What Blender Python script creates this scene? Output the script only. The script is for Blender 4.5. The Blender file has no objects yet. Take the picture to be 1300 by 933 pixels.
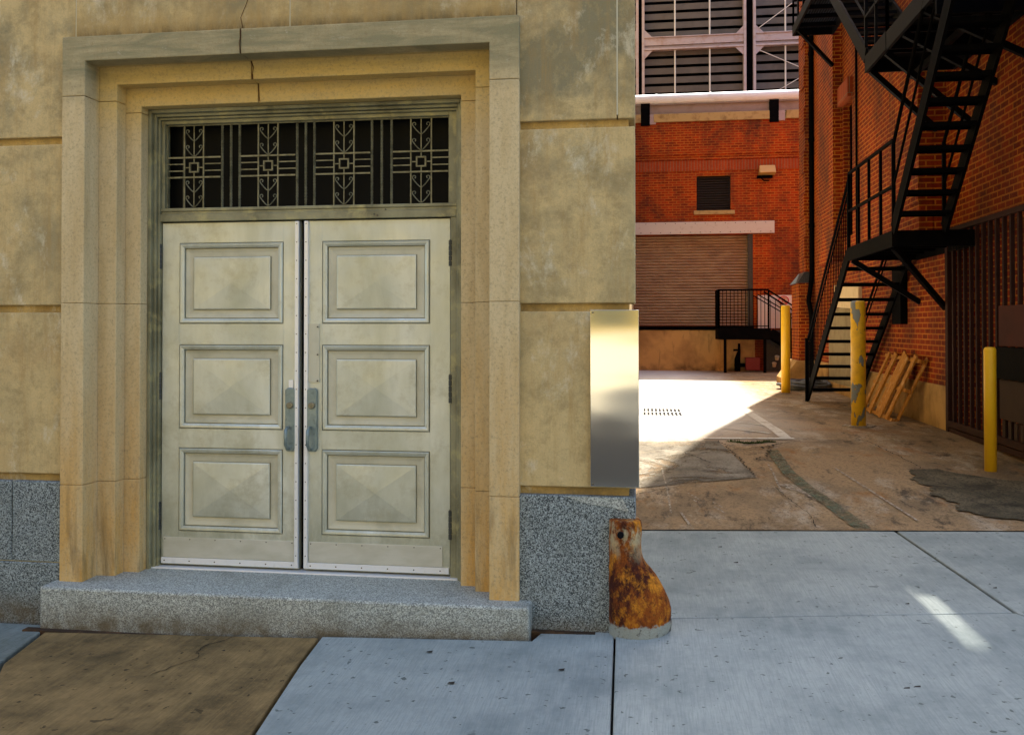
import bpy, bmesh, math, random
from mathutils import Vector, Matrix
random.seed(7)
sc = bpy.context.scene
COL = sc.collection
R = math.radians

# ------------------------------------------------------------------ ground height
def g_front(x): return .045 + .0288*(x+.42)
def G(x, y):
    g0 = g_front(max(min(x, 12), -25))
    if y < 7.46: return g0
    s = min(1, (y-7.46)/4.5); s = s*(1.35-.35*s)
    return .36*s + g0*(1-s)

# ------------------------------------------------------------------ materials
def ramp(nt, src, stops, interp='LINEAR'):
    r = nt.nodes.new('ShaderNodeValToRGB'); r.color_ramp.interpolation = interp
    el = r.color_ramp.elements
    while len(el) < len(stops): el.new(.5)
    for e, (p, c) in zip(el, stops):
        e.position = p; e.color = (c[0], c[1], c[2], 1) if hasattr(c, '__len__') else (c, c, c, 1)
    nt.links.new(src, r.inputs[0]); return r.outputs[0]
def pos(nt, sx=1, sy=1, sz=1, local=False, rot=None):
    if local:
        g = nt.nodes.new('ShaderNodeTexCoord').outputs['Object']
    else:
        g = nt.nodes.new('ShaderNodeNewGeometry').outputs['Position']
    m = nt.nodes.new('ShaderNodeMapping'); m.inputs['Scale'].default_value = (sx, sy, sz)
    if rot: m.inputs['Rotation'].default_value = rot
    nt.links.new(g, m.inputs[0]); return m.outputs[0]
def noise(nt, vec, scale, detail=5, rough=.55, dist=0):
    n = nt.nodes.new('ShaderNodeTexNoise')
    n.inputs['Scale'].default_value = scale; n.inputs['Detail'].default_value = detail
    n.inputs['Roughness'].default_value = rough; n.inputs['Distortion'].default_value = dist
    nt.links.new(vec, n.inputs['Vector']); return n.outputs['Fac']
def mix(nt, fac, a, b, mode='MIX'):
    m = nt.nodes.new('ShaderNodeMix'); m.data_type = 'RGBA'; m.blend_type = mode
    for i, v in ((0, fac), (6, a), (7, b)):
        if hasattr(v, 'is_linked') or hasattr(v, 'links'): nt.links.new(v, m.inputs[i])
        elif i == 0: m.inputs[0].default_value = v
        else: m.inputs[i].default_value = (v[0], v[1], v[2], 1)
    return m.outputs[2]
def math_(nt, op, a, b=0.0, c=None):
    m = nt.nodes.new('ShaderNodeMath'); m.operation = op
    for i, v in enumerate((a, b) if c is None else (a, b, c)):
        if hasattr(v, 'links'): nt.links.new(v, m.inputs[i])
        else: m.inputs[i].default_value = v
    return m.outputs[0]
def sep(nt, vec):
    s = nt.nodes.new('ShaderNodeSeparateXYZ'); nt.links.new(vec, s.inputs[0]); return s.outputs
def zfade(nt, lo, hi, axis=2):
    """1 at lo, 0 at hi along a world axis"""
    p = sep(nt, pos(nt))[axis]
    m = nt.nodes.new('ShaderNodeMapRange'); nt.links.new(p, m.inputs[0])
    m.inputs[1].default_value = lo; m.inputs[2].default_value = hi
    m.inputs[3].default_value = 1; m.inputs[4].default_value = 0
    return m.outputs[0]
MATS = {}
def new_mat(name):
    m = bpy.data.materials.new(name); m.use_nodes = True
    nt = m.node_tree; b = nt.nodes['Principled BSDF']; MATS[name] = m
    return m, nt, b
def finish(nt, b, col, rough=.8, metal=0, bump=None, bstr=.3, bdist=.01, spec=None):
    if spec is None and not hasattr(rough, 'links') and rough >= .8: spec = .15
    if hasattr(col, 'links'): nt.links.new(col, b.inputs['Base Color'])
    else: b.inputs['Base Color'].default_value = (*col, 1)
    if hasattr(rough, 'links'): nt.links.new(rough, b.inputs['Roughness'])
    else: b.inputs['Roughness'].default_value = rough
    b.inputs['Metallic'].default_value = metal
    if spec is not None: b.inputs['Specular IOR Level'].default_value = spec
    if bump is not None:
        bn = nt.nodes.new('ShaderNodeBump'); bn.inputs['Strength'].default_value = bstr; bn.inputs['Distance'].default_value = bdist
        nt.links.new(bump, bn.inputs['Height']); nt.links.new(bn.outputs[0], b.inputs['Normal'])
def layered(name, base, layers, rough=.8, metal=0, bump=(60, .25, .004), local=False, spec=None, alpha=None):
    """layers: (colour, scale, lo, hi, amount, (sx,sy,sz), detail, zfade or None)"""
    m, nt, b = new_mat(name); col = base
    for L in layers:
        c, s, lo, hi, amt = L[:5]; st = L[5] if len(L) > 5 else (1, 1, 1); det = L[6] if len(L) > 6 else 6
        f = ramp(nt, noise(nt, pos(nt, *st, local=local), s, det, .6, .3), [(lo, 0.0), (hi, 1.0)])
        f = math_(nt, 'MULTIPLY', f, amt)
        if len(L) > 7 and L[7]: f = math_(nt, 'MULTIPLY', f, zfade(nt, *L[7]))
        col = mix(nt, f, col, c)
    bp = noise(nt, pos(nt, local=local), bump[0], 6, .65) if bump else None
    finish(nt, b, col, rough, metal, bp, bump[1] if bump else 0, bump[2] if bump else 0, spec)
    if alpha: nt.links.new(ramp(nt, noise(nt, pos(nt), alpha[0], 8, .75, .5), [(alpha[1], 1.0), (alpha[2], 0.0)]), b.inputs['Alpha'])
    return m
def brick_mat(name, c1, c2, mortar, dark, light, bh=.0765, bw=.235, stain=.5, stainc=(.03, .02, .015), shift=0., ms=.011):
    m, nt, b = new_mat(name)
    s = sep(nt, pos(nt)); c = nt.nodes.new('ShaderNodeCombineXYZ')
    nt.links.new(math_(nt, 'ADD', math_(nt, 'ADD', s[0], s[1]), shift), c.inputs[0]); nt.links.new(s[2], c.inputs[1])
    # slight unevenness of the joints
    nn = nt.nodes.new('ShaderNodeTexNoise'); nn.inputs['Scale'].default_value = 9; nn.inputs['Detail'].default_value = 3
    nt.links.new(c.outputs[0], nn.inputs['Vector'])
    vm = nt.nodes.new('ShaderNodeVectorMath'); vm.operation = 'MULTIPLY_ADD'
    nt.links.new(nn.outputs['Color'], vm.inputs[0]); vm.inputs[1].default_value = (.012, .009, 0); nt.links.new(c.outputs[0], vm.inputs[2])
    br = nt.nodes.new('ShaderNodeTexBrick'); nt.links.new(vm.outputs[0], br.inputs['Vector'])
    br.inputs['Color1'].default_value = (*c1, 1); br.inputs['Color2'].default_value = (*c2, 1); br.inputs['Mortar'].default_value = (*mortar, 1)
    br.inputs['Scale'].default_value = 1; br.inputs['Mortar Size'].default_value = ms; br.inputs['Mortar Smooth'].default_value = .15
    br.inputs['Brick Width'].default_value = bw; br.inputs['Row Height'].default_value = bh; br.inputs['Bias'].default_value = -.1
    br.offset = .5
    # second brick texture at the same layout gives some bricks a burnt colour
    cell = nt.nodes.new('ShaderNodeTexBrick'); nt.links.new(vm.outputs[0], cell.inputs['Vector'])
    for k, v in (('Scale', 1), ('Mortar Size', 0.0), ('Brick Width', bw), ('Row Height', bh), ('Bias', -.55)): cell.inputs[k].default_value = v
    cell.inputs['Color1'].default_value = (0, 0, 0, 1); cell.inputs['Color2'].default_value = (1, 1, 1, 1); cell.offset = .5
    mort = br.outputs['Fac']
    body = math_(nt, 'SUBTRACT', 1, mort)
    col = mix(nt, math_(nt, 'MULTIPLY', ramp(nt, cell.outputs['Color'], [(.45, 0.), (.9, 1.)]), math_(nt, 'MULTIPLY', body, .75)), br.outputs['Color'], dark)
    f = ramp(nt, noise(nt, pos(nt), 20, 5, .7), [(.52, 0.), (.8, .7)])
    col = mix(nt, math_(nt, 'MULTIPLY', f, body), col, light)
    f = ramp(nt, noise(nt, pos(nt, 1, 1, .5), 1.1, 7, .65, .6), [(.42, 0.), (.72, stain)])
    col = mix(nt, f, col, stainc)
    f = ramp(nt, noise(nt, pos(nt, 3, 3, .35), 2.0, 6, .6), [(.55, 0.), (.8, .35)])
    col = mix(nt, f, col, mortar)
    h = math_(nt, 'ADD', math_(nt, 'MULTIPLY', body, 1.0), math_(nt, 'MULTIPLY', noise(nt, pos(nt), 70, 4, .7), .35))
    finish(nt, b, col, .85, 0, h, .55, .012)
    return m

TAN = (.46, .36, .19)
# ashlar limestone: tan, with grey-green weathering and pale scuffs
def stone_mat(name, base, green, amt_green, gz=None, warm=(.47, .30, .12)):
    m, nt, b = new_mat(name)
    col = base
    f = ramp(nt, noise(nt, pos(nt), 1.0, 10, .74, .1), [(.43, 0.), (.57, 1.)])
    f = math_(nt, 'MULTIPLY', f, amt_green)
    if gz: f = math_(nt, 'MULTIPLY', f, math_(nt, 'SUBTRACT', 1, zfade(nt, *gz)))
    col = mix(nt, f, col, green)
    f = ramp(nt, noise(nt, pos(nt), 2.2, 6, .6, .2), [(.52, 0.), (.75, .6)]); col = mix(nt, f, col, warm)
    f = ramp(nt, noise(nt, pos(nt, 1, 1, .6, rot=(.3, .6, .2)), 4.5, 10, .78, .25), [(.545, 0.), (.66, .75)]); col = mix(nt, f, col, (.70, .62, .42))
    f = ramp(nt, noise(nt, pos(nt), 5, 10, .82, .15), [(.36, .6), (.52, 0.)]); col = mix(nt, f, col, (.27, .20, .085))
    f = ramp(nt, noise(nt, pos(nt), 90, 4, .7), [(.3, .3), (.5, 0.)]); col = mix(nt, f, col, (.22, .18, .10))
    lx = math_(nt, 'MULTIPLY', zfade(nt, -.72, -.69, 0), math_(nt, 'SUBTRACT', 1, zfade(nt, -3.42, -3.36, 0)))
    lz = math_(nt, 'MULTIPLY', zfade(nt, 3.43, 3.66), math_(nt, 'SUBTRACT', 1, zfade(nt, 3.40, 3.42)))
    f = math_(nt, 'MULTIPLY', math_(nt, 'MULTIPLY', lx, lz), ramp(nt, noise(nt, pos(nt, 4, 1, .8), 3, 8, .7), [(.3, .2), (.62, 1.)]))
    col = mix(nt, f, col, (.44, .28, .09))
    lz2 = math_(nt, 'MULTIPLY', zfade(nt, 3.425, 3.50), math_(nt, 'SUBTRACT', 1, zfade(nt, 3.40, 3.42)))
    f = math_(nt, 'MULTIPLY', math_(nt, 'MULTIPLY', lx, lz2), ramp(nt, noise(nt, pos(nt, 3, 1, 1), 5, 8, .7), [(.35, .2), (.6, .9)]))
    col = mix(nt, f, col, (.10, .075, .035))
    # drip stains below the ledge of each course and soot under the coping of the surround
    f = ramp(nt, noise(nt, pos(nt, 5, 5, .5), 2.4, 9, .74, .1), [(.50, 0.), (.68, .55)]); col = mix(nt, f, col, (.40, .25, .085))
    h = math_(nt, 'ADD', noise(nt, pos(nt), 26, 10, .8), math_(nt, 'MULTIPLY', noise(nt, pos(nt), 170, 4, .7), .5))
    finish(nt, b, col, .9, 0, h, .6, .007, .2)
    return m
stone_mat('limestone', (.62, .46, .21), (.235, .205, .115), .95, (.6, 3.0))
stone_mat('limestone_joint', (.60, .40, .13), (.22, .15, .06), .9)
# dressed stone of the door surround: grainy, rust stained near the bottom
def surround_mat():
    m, nt, b = new_mat('surround_stone'); col = (.64, .50, .27)
    col = mix(nt, ramp(nt, noise(nt, pos(nt, 4, 4, .6), 2.6, 9, .72, .1), [(.42, 0.), (.68, .7)]), col, (.50, .35, .15))
    col = mix(nt, math_(nt, 'MULTIPLY', ramp(nt, noise(nt, pos(nt, 3.4, 3.4, .5, rot=(0, .05, 0)), 2.6, 10, .76, .15), [(.34, 0.), (.6, .95)]), zfade(nt, .2, 1.75)), col, (.60, .33, .075))
    col = mix(nt, math_(nt, 'MULTIPLY', ramp(nt, noise(nt, pos(nt, 3, 3, .5), 3, 7, .65, .5), [(.5, 0.), (.68, .8)]), zfade(nt, .15, 1.1)), col, (.12, .075, .03))
    col = mix(nt, math_(nt, 'MULTIPLY', ramp(nt, noise(nt, pos(nt, 1, 1, 7), 2.5, 7, .65, .5), [(.3, .35), (.6, .95)]), math_(nt, 'SUBTRACT', 1, zfade(nt, 3.0, 3.22))), col, (.25, .225, .12))
    ic = math_(nt, 'SUBTRACT', 1, zfade(nt, 5.07, 5.10, 1))
    ic = math_(nt, 'MULTIPLY', ic, math_(nt, 'SUBTRACT', 1, zfade(nt, 2.8, 3.08)))
    col = mix(nt, math_(nt, 'MULTIPLY', ic, ramp(nt, noise(nt, pos(nt, .6, 1, 3), 3, 8, .7), [(.3, .9), (.7, .3)])), col, (.70, .47, .13))
    col = mix(nt, ramp(nt, noise(nt, pos(nt, 1, 1, 2.2), 10, 8, .75, .6), [(.62, 0.), (.75, .6)]), col, (.64, .57, .42))
    col = mix(nt, ramp(nt, noise(nt, pos(nt), 60, 8, .85), [(.36, .6), (.5, 0.)]), col, (.26, .19, .10))
    h = math_(nt, 'ADD', noise(nt, pos(nt), 22, 9, .8), math_(nt, 'MULTIPLY', noise(nt, pos(nt), 160, 3, .6), .5))
    finish(nt, b, col, .88, 0, h, .5, .006, .2)
surround_mat()
# granite: speckle
def granite(name, a, bcol, c, stain):
    m, nt, b = new_mat(name)
    v = nt.nodes.new('ShaderNodeTexVoronoi'); v.inputs['Scale'].default_value = 190; nt.links.new(pos(nt), v.inputs['Vector'])
    s = sep(nt, v.outputs['Color'])
    col = ramp(nt, s[0], [(0., c), (.28, c), (.34, bcol), (.62, a), (1., (min(a[0]*1.5, .8), min(a[1]*1.5, .8), min(a[2]*1.5, .8)))])
    col = mix(nt, ramp(nt, noise(nt, pos(nt), 160, 3, .7), [(.4, .6), (.55, 0.)]), col, c)
    col = mix(nt, ramp(nt, noise(nt, pos(nt, 1, 1, 1.6), 2.6, 8, .7, .6), [(.5, 0.), (.78, .7)]), col, stain)
    col = mix(nt, math_(nt, 'MULTIPLY', ramp(nt, noise(nt, pos(nt), 6, 8, .7, .6), [(.3, .1), (.6, .9)]), zfade(nt, .0, .13)), col, (.10, .07, .03))
    finish(nt, b, col, .62, 0, noise(nt, pos(nt), 120, 4, .7), .3, .003)
granite('granite', (.29, .33, .32), (.17, .195, .19), (.03, .04, .042), (.11, .13, .12))
granite('granite_step', (.44, .46, .40), (.34, .355, .31), (.17, .18, .16), (.15, .155, .12))
# door metal
def door_mat():
    m, nt, b = new_mat('nickel_door'); col = (.68, .70, .60)
    col = mix(nt, ramp(nt, noise(nt, pos(nt, 1, 1, .5), 2.0, 7, .6, .3), [(.38, 0.), (.68, .8)]), col, (.42, .43, .30))
    col = mix(nt, ramp(nt, noise(nt, pos(nt, 6, 6, 1), 3, 6, .6), [(.5, 0.), (.8, .22)]), col, (.34, .36, .27))
    col = mix(nt, ramp(nt, noise(nt, pos(nt), 4, 10, .78, .1), [(.5, 0.), (.66, .6)]), col, (.40, .38, .25))
    col = mix(nt, math_(nt, 'MULTIPLY', ramp(nt, noise(nt, pos(nt, 2, 2, 1), 3, 9, .75, .1), [(.35, .1), (.6, .8)]), zfade(nt, .38, .75)), col, (.33, .34, .25))
    col = mix(nt, ramp(nt, noise(nt, pos(nt), 45, 6, .85), [(.66, 0.), (.74, .5)]), col, (.25, .21, .12))
    r = ramp(nt, noise(nt, pos(nt), 6, 6, .6), [(.3, .32), (.7, .52)])
    finish(nt, b, col, r, .42, math_(nt, 'ADD', noise(nt, pos(nt), 3.5, 3, .6), math_(nt, 'MULTIPLY', noise(nt, pos(nt, 1, 1, .1), 90, 3, .6), .06)), .5, .008)
door_mat()
layered('nickel_dirty', (.58, .56, .42), [((.33, .32, .22), 4, .45, .72, .7), ((.60, .57, .42), 7, .5, .72, .6)], .55, .2, (60, .1, .002))
layered('panel_groove', (.36, .35, .25), [((.32, .29, .18), 9, .4, .65, .8)], .6, .2, (60, .1, .002))
layered('frame_metal', (.29, .275, .165), [((.11, .10, .05), 4, .42, .66, .85, (1, 1, .6)), ((.48, .42, .19), 9, .52, .70, .75)], .5, .2, (40, .2, .003))
layered('kick_plate_metal', (.66, .65, .56), [((.50, .49, .38), 4, .4, .7, .7, (1, 1, 3))], .38, .5, (90, .05, .002))
layered('strip_metal', (.82, .82, .80), [((.5, .5, .45), 20, .55, .8, .4)], .35, .3, None)
layered('handle_metal', (.22, .28, .27), [((.36, .42, .38), 14, .5, .7, .7), ((.10, .12, .12), 30, .55, .7, .6)], .45, .55, (50, .2, .002))
layered('lock_metal', (.20, .19, .14), [((.40, .36, .22), 60, .5, .7, .6)], .35, .8, None)
layered('hinge_metal', (.05, .055, .05), [((.13, .12, .09), 30, .5, .7, .5)], .5, .5, None)
layered('grille_iron', (.25, .235, .145), [((.12, .11, .06), 25, .42, .62, .8)], .5, .45, (90, .3, .002))
layered('mortar', (.55, .50, .34), [], .9, 0, None)
layered('gap_black', (.004, .004, .005), [], .9, 0, None)
layered('screw', (.10, .09, .07), [], .5, .5, None)
# dark glass behind the grille
m, nt, b = new_mat('dark_glass'); finish(nt, b, (.006, .006, .005), .5, 0, spec=.08)
m, nt, b = new_mat('green_glass'); finish(nt, b, (.05, .055, .04), .15, 0)
# stainless guard plate
m, nt, b = new_mat('stainless')
hh = noise(nt, pos(nt, 30, 30, .25), 5, 2, .5)
finish(nt, b, (.70, .665, .55), .085, 1, math_(nt, 'ADD', math_(nt, 'MULTIPLY', noise(nt, pos(nt, .5, 1, 2.6), 1.6, 1, .5), 1.), 0.0), .5, .004)
b.inputs['Anisotropic'].default_value = .6
# rust
def rust_mat():
    m, nt, b = new_mat('rusted_iron'); col = (.33, .085, .010)
    col = mix(nt, ramp(nt, noise(nt, pos(nt, 1, 1, .6), 7, 10, .76, .2), [(.46, 0.), (.58, .95)]), col, (.05, .012, .008))
    col = mix(nt, ramp(nt, noise(nt, pos(nt, 1, 1, .7), 11, 10, .76, .2), [(.50, 0.), (.62, .95)]), col, (.72, .27, .02))
    col = mix(nt, math_(nt, 'MULTIPLY', ramp(nt, noise(nt, pos(nt, 1, 1, .5), 13, 9, .75, .2), [(.46, 0.), (.56, .9)]), math_(nt, 'SUBTRACT', 1, zfade(nt, .42, .58))), col, (.60, .52, .30))
    edge = math_(nt, 'ADD', sep(nt, pos(nt))[2], math_(nt, 'MULTIPLY', noise(nt, pos(nt), 14, 7, .7), .13))
    col = mix(nt, ramp(nt, edge, [(.182, 1.), (.190, 0.)]), col, (.40, .41, .34))
    col = mix(nt, ramp(nt, noise(nt, pos(nt), 26, 10, .85, .2), [(.54, 0.), (.62, .9)]), col, (.04, .016, .01))
    finish(nt, b, col, .8, 0, noise(nt, pos(nt), 20, 10, .75), 1.0, .03)
rust_mat()
# pavements
def pave(name, base, dark, pale, blob=.5, bstr=.3):
    m, nt, b = new_mat(name); col = base
    col = mix(nt, ramp(nt, noise(nt, pos(nt), 1.1, 10, .74, .1), [(.42, 0.), (.62, blob)]), col, dark)
    col = mix(nt, ramp(nt, noise(nt, pos(nt, 7, .8, 1, rot=(0, 0, .1)), 2.2, 6, .65, .3), [(.5, 0.), (.8, .35)]), col, pale)
    col = mix(nt, ramp(nt, noise(nt, pos(nt), 45, 6, .75), [(.28, .5), (.45, 0.)]), col, dark)
    col = mix(nt, ramp(nt, noise(nt, pos(nt), 110, 5, .8), [(.58, 0.), (.72, .6)]), col, pale)
    col = mix(nt, ramp(nt, noise(nt, pos(nt), 24, 2, .5), [(.69, 0.), (.71, .8)]), col, (dark[0]*.35, dark[1]*.35, dark[2]*.3))
    col = mix(nt, ramp(nt, noise(nt, pos(nt), 5.3, 3, .6, .2), [(.70, 0.), (.72, .7)]), col, (dark[0]*.5, dark[1]*.5, dark[2]*.5))
    brm = noise(nt, pos(nt, 60, 2.5, 1, rot=(0, 0, .04)), 2.2, 4, .6)
    col = mix(nt, ramp(nt, brm, [(.38, .35), (.55, 0.)]), col, dark)
    h = math_(nt, 'ADD', brm, noise(nt, pos(nt), 90, 5, .7))
    finish(nt, b, col, .85, 0, h, bstr, .004)
pave('sidewalk', (.315, .345, .315), (.17, .20, .19), (.42, .44, .40), .8)
pave('sidewalk_brown', (.27, .175, .07), (.07, .05, .022), (.42, .28, .11), .98, .6)
pave('sidewalk_old', (.20, .23, .21), (.08, .085, .06), (.3, .3, .26), .8, .6)
pave('road', (.060, .062, .064), (.04, .04, .042), (.09, .09, .09))
pave('pale_lot', (.27, .25, .21), (.18, .17, .14), (.34, .32, .28))
def alley_mat():
    m, nt, b = new_mat('alley_concrete'); col = (.31, .205, .105)
    P = pos(nt)
    col = mix(nt, ramp(nt, noise(nt, P, .8, 10, .72, .1), [(.44, 0.), (.60, .9)]), col, (.17, .12, .068))
    col = mix(nt, ramp(nt, noise(nt, pos(nt, 1.6, .7, 1), 1.3, 10, .74, .2), [(.52, 0.), (.66, .85)]), col, (.42, .35, .25))
    col = mix(nt, ramp(nt, noise(nt, pos(nt, 1, .6, 1), 2.1, 10, .74, .2), [(.55, 0.), (.68, .9)]), col, (.26, .115, .032))
    col = mix(nt, ramp(nt, noise(nt, pos(nt, 1.3, .5, 1, rot=(0, 0, .3)), 3.1, 10, .78, .2), [(.54, 0.), (.64, .9)]), col, (.055, .042, .028))
    col = mix(nt, ramp(nt, noise(nt, P, 34, 8, .85), [(.36, .9), (.5, 0.)]), col, (.05, .035, .02))
    # farther court coloured paler so its sunlit patch burns out to white
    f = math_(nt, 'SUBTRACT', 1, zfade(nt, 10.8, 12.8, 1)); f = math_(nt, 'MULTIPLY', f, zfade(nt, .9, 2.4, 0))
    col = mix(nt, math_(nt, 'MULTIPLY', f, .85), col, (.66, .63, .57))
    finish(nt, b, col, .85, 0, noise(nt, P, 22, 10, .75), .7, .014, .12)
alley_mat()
layered('asphalt_patch', (.080, .066, .038), [((.15, .12, .07), 1.6, .46, .62, .9), ((.03, .025, .015), 4, .5, .64, .8), ((.03, .025, .018), 45, .48, .6, .8)], .95, 0, (60, .5, .01))
layered('rust_crack', (.07, .03, .012), [], .95, 0, None)
layered('grey_slab', (.22, .19, .14), [((.07, .055, .035), 1.5, .42, .62, .9), ((.21, .17, .11), 2.6, .5, .66, .8), ((.04, .03, .02), 40, .52, .66, .7)], .8, 0, (30, .5, .008), alpha=(1.3, .50, .62))
layered('crack', (.018, .014, .01), [], .95, 0, None)
layered('faded_paint', (.62, .58, .50), [((.36, .28, .18), 7, .52, .66, .8), ((.3, .24, .16), 40, .54, .64, .5)], .8, 0, None, alpha=(16, .62, .74))
layered('pale_scrape', (.34, .29, .22), [((.27, .2, .13), 12, .42, .62, .95)], .85, 0, None, alpha=(16, .48, .6))
layered('green_stain', (.095, .11, .065), [((.18, .13, .07), 8, .42, .62, .9), ((.05, .07, .04), 20, .5, .65, .7)], .85, 0, None, alpha=(11, .42, .66))
layered('yellow_paint', (.85, .50, .010), [((.74, .38, .01), 5, .45, .7, .6), ((.22, .08, .02), 20, .70, .74, .9)], .42, 0, (30, .12, .004))
# peeling bollard
m, nt, b = new_mat('peeling_paint'); col = (.82, .47, .012)
col = mix(nt, ramp(nt, noise(nt, pos(nt), 9, 6, .65), [(.45, 0.), (.7, .5)]), col, (.48, .22, .02))
f = ramp(nt, noise(nt, pos(nt, 1.4, 1.4, .8), 6.5, 3, .5, .3), [(.555, 0.), (.565, 1.)])
col = mix(nt, ramp(nt, noise(nt, pos(nt, 1.4, 1.4, .8), 6.5, 3, .5, .3), [(.538, 0.), (.555, 1.)]), col, (.12, .07, .03))
col = mix(nt, f, col, (.20, .22, .22))
finish(nt, b, col, .5, 0, f, -.4, .004)
brick_mat('orange_brick', (.31, .032, .002), (.14, .013, .002), (.52, .17, .018), (.02, .005, .003), (.56, .10, .005), stain=.8, ms=.0105)
brick_mat('red_brick', (.43, .042, .004), (.20, .017, .003), (.46, .14, .02), (.045, .008, .004), (.80, .20, .010), stain=.85, bh=.0765, ms=.012)
brick_mat('soldier_brick', (.40, .062, .014), (.30, .045, .012), (.26, .14, .07), (.10, .02, .01), (.52, .14, .03), stain=.4, bh=.36, bw=.09, ms=.009)
layered('base_concrete', (.50, .30, .11), [((.22, .13, .05), 2, .4, .65, .8), ((.10, .06, .03), 4, .58, .75, .8, (2, 2, .5))], .85, 0, (40, .4, .006))
layered('dock_concrete', (.66, .39, .13), [((.36, .20, .07), 1.2, .45, .65, .8), ((.16, .09, .04), 2.5, .55, .75, .8, (2, 2, .5)), ((.05, .03, .02), 3, .4, .6, .9, (1, 1, 1), 6, (.36, .62))], .85, 0, (30, .3, .006))
layered('coping_stone', (.46, .33, .14), [((.2, .12, .05), 5, .5, .7, .7)], .85, 0, (30, .4, .006))
layered('black_steel', (.002, .002, .0025), [((.007, .005, .004), 8, .5, .7, .6)], .7, 0, (30, .1, .003), spec=.03)
layered('blued_steel', (.003, .0035, .006), [((.009, .007, .006), 8, .5, .7, .6)], .6, 0, (30, .1, .003), spec=.08)
layered('maroon_steel', (.040, .016, .012), [((.02, .009, .007), 5, .45, .7, .7), ((.07, .03, .02), 25, .6, .75, .5)], .7, 0, (30, .1, .003), spec=.1)
layered('maroon_panel', (.065, .017, .013), [((.04, .012, .01), 3, .45, .7, .7)], .7, 0, None, spec=.1)
layered('brown_panel', (.045, .026, .018), [((.025, .015, .01), 3, .45, .7, .7)], .7, 0, None, spec=.1)
layered('pallet_wood', (.50, .22, .04), [((.24, .10, .02), 6, .42, .65, .9, (6, 6, .8)), ((.66, .44, .2), 9, .55, .75, .7)], .8, 0, (50, .5, .004))
layered('shutter_metal', (.40, .26, .14), [((.26, .15, .08), 2.0, .4, .68, .8, (1, 1, 2.5)), ((.36, .24, .15), 5, .58, .75, .5)], .55, .2, None)
layered('white_steel', (.62, .56, .50), [((.40, .28, .2), 8, .58, .75, .6), ((.3, .12, .05), 12, .68, .72, .8)], .55, 0, None)
layered('white_pipe', (.80, .80, .80), [((.55, .53, .5), 3, .55, .75, .5)], .45, 0, None)
layered('grey_beam', (.30, .23, .19), [((.2, .14, .1), 3, .5, .7, .6)], .6, .1, None)
layered('lilac_steel', (.40, .31, .31), [((.30, .18, .13), 4, .5, .7, .7)], .6, .1, None)
layered('louvre_slat', (.10, .078, .062), [((.06, .045, .035), 2, .45, .7, .7)], .6, .1, None)
layered('cream_panel', (.66, .52, .30), [((.5, .36, .18), 4, .5, .7, .6)], .7, 0, None)
layered('corrugated', (.40, .33, .19), [((.25, .19, .1), 4, .45, .7, .7)], .6, .1, None)
layered('sign_white', (.78, .70, .66), [((.62, .46, .40), 9, .55, .75, .6)], .5, 0, None)
layered('sign_red', (.62, .04, .03), [], .5, 0, None)
layered('lamp_housing', (.60, .36, .10), [], .5, 0, None)
layered('red_paint', (.24, .02, .02), [], .5, 0, None)
layered('hose_rubber', (.06, .065, .07), [((.16, .17, .17), 12, .5, .7, .6)], .6, 0, None)
layered('moss', (.05, .075, .02), [((.10, .11, .04), 20, .5, .7, .6)], .9, 0, None)
layered('street_building', (.30, .21, .055), [((.18, .14, .05), .5, .4, .6, .6)], .9, 0, None)
layered('cream_wall', (.45, .42, .33), [], .8, 0, None)
layered('louvre_dark', (.030, .025, .022), [], .6, 0, None)
layered('dirt', (.045, .028, .016), [((.14, .07, .03), 14, .5, .7, .8)], .95, 0, (60, .5, .01))
layered('debris', (.03, .025, .02), [], .9, 0, None)

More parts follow.
